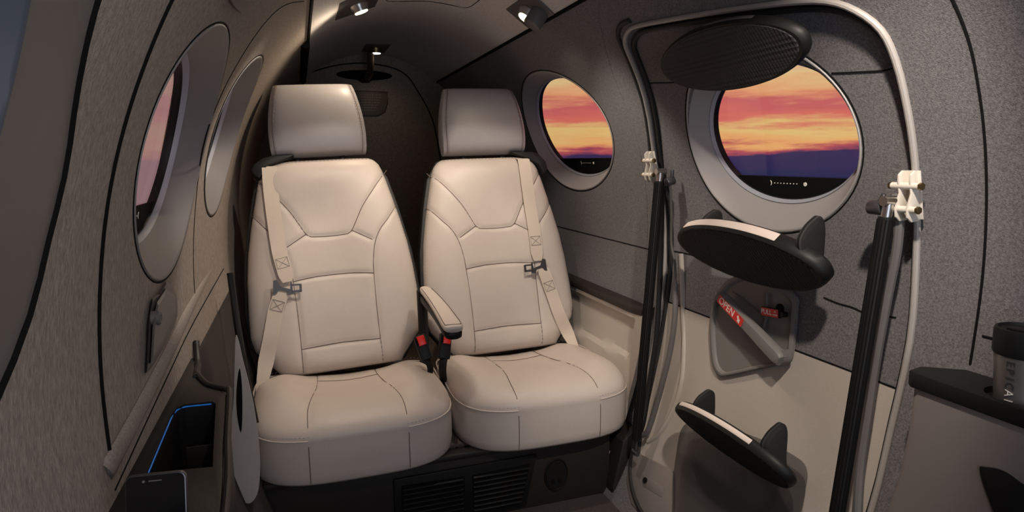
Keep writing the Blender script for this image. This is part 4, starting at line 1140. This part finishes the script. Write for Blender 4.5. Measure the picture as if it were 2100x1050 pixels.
def cable(pix, offs, r, m, label, knob=True):
    pts = spline([W(x, y, o_) for (x, y), o_ in zip(pix, offs)], 8); rs = r if not isinstance(r, tuple) else [r[0] if i < len(pts) * r[2] else r[1] for i in range(len(pts))]
    root = empty('door_cable', pts[-1], label, 'cable', 'door cables')
    put(MB().tube(pts, rs, 10).build('cable_sleeve', m), root)
    if knob:
        k = MB(); q = pts[0]; nq = wn(1, q.z); k.cyl(q - nq * .012, q + nq * .012, .011, 14); k.cyl(q - nq * .004 + Vector((0, 0, 0)), q - nq * .004 + Vector((0, -.004, .030)), .0055, 8)
        put(k.build('cable_hook', CHRD, bevel=.002), root)
cable([(1374, 372), (1377, 440), (1377, 500), (1384, 540), (1385, 600), (1383, 660), (1372, 730), (1352, 810), (1330, 880), (1317, 893)], [.02] * 5 + [.022] * 5, (.0035, .0075, .40), GRYD, 'grey sleeved door cable looping behind the rear strut')
cable([(1358, 382), (1356, 480), (1352, 600), (1345, 700), (1330, 800), (1318, 870), (1308, 890)], [.015] * 7, .0075, BLK, 'black door cable running just behind the rear strut', False)
cable([(1836, 396), (1844, 450), (1838, 520), (1822, 600), (1800, 720), (1782, 840), (1765, 960), (1758, 1080)], [.02, .022, .024, .026, .026, .026, .026, .03], .0080, GRYD, 'grey sleeved door cable behind the front strut', False)
root = empty('strut_knob', W(1800, 430, .05), 'dark metal lever knob at the top of the front strut', 'knob')
q = W(1800, 426, .045); nq = wn(1, q.z); b = MB(); b.cyl(q - Vector((.0, .012, 0)), q + Vector((0, .014, 0)), .012, 18); b.tube([q, q + Vector((0, -.01, .024))], [.006, .004], 8); put(b.build('knob_body', CHRD, bevel=.002), root)

# ------------------------------------------------------------------ cabinet at the right front edge and tumbler
root = empty('side_cabinet', (.92, .45, FLOOR), 'grey side cabinet with a black top at the right edge, in front of the door', 'cabinet')
ZTOP = -.331
b = MB(); pts = [(.885, .690), (.878, .682), (.878, -.05), (.975, -.05), (.975, .655), (.955, .668), (.915, .697)]
b.prism([(x, y, ZTOP) for x, y in pts], (0, 0, -.026)); top = b.build('cabinet_top', BLK, bevel=.004)
ct = MB().revolve([(.041, -.01), (.041, .05)], (.926, .556, ZTOP), (0, 0, 1), 32).build('c', BLK); boolean(top, ct); kill(ct); put(top, root)
b = MB(); rows = []
prof = [(-.357, .884, .684), (-.42, .882, .684), (-.5, .878, .690), (-.6, .868, .705), (-.7, .85, .725), (-.8, .825, .748), (-.9, .80, .765), (-.97, .79, .77)]
vs = []; yl_ = [-.05, .2, .4, .5, .6]
for z, x, y1 in prof:
    for y in yl_ + [y1 - .012]: vs.append((x, y, z))
    vs.append((x + .004, y1 - .003, z)); vs.append((x + .014, y1, z)); vs.append((x + .075, y1, z)); vs.append((x + .09, -.05, z))
n = len(yl_) + 5
fs = [(i * n + k, i * n + (k + 1) % n, (i + 1) * n + (k + 1) % n, (i + 1) * n + k) for i in range(len(prof) - 1) for k in range(n)] + [tuple(range(n)), tuple((len(prof) - 1) * n + k for k in range(n - 1, -1, -1))]
b.add(vs, fs); put(b.build('cabinet_body', CAB, smooth=30), root)
def cabp(px, py):
    r = ray(px, py); t_ = .88 / r.x
    for _ in range(20):
        z = (r * t_).z
        for (z0, x0, _a), (z1, x1, _b) in zip(prof, prof[1:]):
            if z1 <= z <= z0: x = x0 + (x1 - x0) * (z - z0) / (z1 - z0)
        t_ = x / r.x
    return r * t_
pr_ = spline([cabp(x, y) for x, y in ((2012, 962), (2022, 957), (2060, 965), (2100, 992), (2130, 1012), (2130, 1080), (2060, 1080), (2030, 1020))], 4, True)
put(MB().prism([p - Vector((.0015, 0, 0)) for p in pr_], (-.002, 0, 0)).build('cabinet_recess', BLK, bevel=.0005), root)
pr_ = [cabp(x, y) for x, y in ((1960, 905), (2020, 930), (2100, 962))]
root = empty('tumbler', (.926, .556, ZTOP - .022), 'steel tumbler with a black lid and lettering on the cabinet top', 'tumbler')
tcx = Vector((.926, .556, ZTOP - .0005))
put(MB().revolve([(.0300, -.020), (.0305, .0), (.0335, .040), (.0355, .062), (.0355, .064)], tcx, (0, 0, 1), 48).build('cup', TUM), root)
put(MB().revolve([(.0362, .060), (.0375, .064), (.0375, .092), (.0365, .096), (.0335, .097), (.032, .093), (.001, .093)], tcx, (0, 0, 1), 48, True, False).build('lid', BLK), root)
b = MB(); b.box(tcx + Vector((-.012, .0, .0950)), (.018, .03, .004)); put(b.build('lid_tab', BLK, bevel=.001), root)
# lettering wraps on the cup, reading downward
to_cam = -Vector((tcx.x, tcx.y, 0)).normalized()
ang0 = math.atan2(to_cam.y, to_cam.x)
def letter(ch, z, ang, m):
    rad = .0307 + (.0355 - .0307) * (z - tcx.z) / .062; d_ = Vector((cos(ang), sin(ang), 0))
    p = Vector((tcx.x, tcx.y, z)) + d_ * (rad + .0004)
    Mx = frame(p, Vector((0, 0, -1)), Vector((-sin(ang), cos(ang), 0)))
    if Mx.to_3x3().col[2].dot(d_) < 0: Mx = frame(p, Vector((0, 0, -1)), Vector((sin(ang), -cos(ang), 0)))
    return text('cup_lettering', ch, .0145, Mx, m, .0002)
for k, ch in enumerate('EPICAI'):
    put(letter(ch, tcx.z + .052 - k * .0105, ang0 - .42, TIN if k < 4 else WTXT), root)
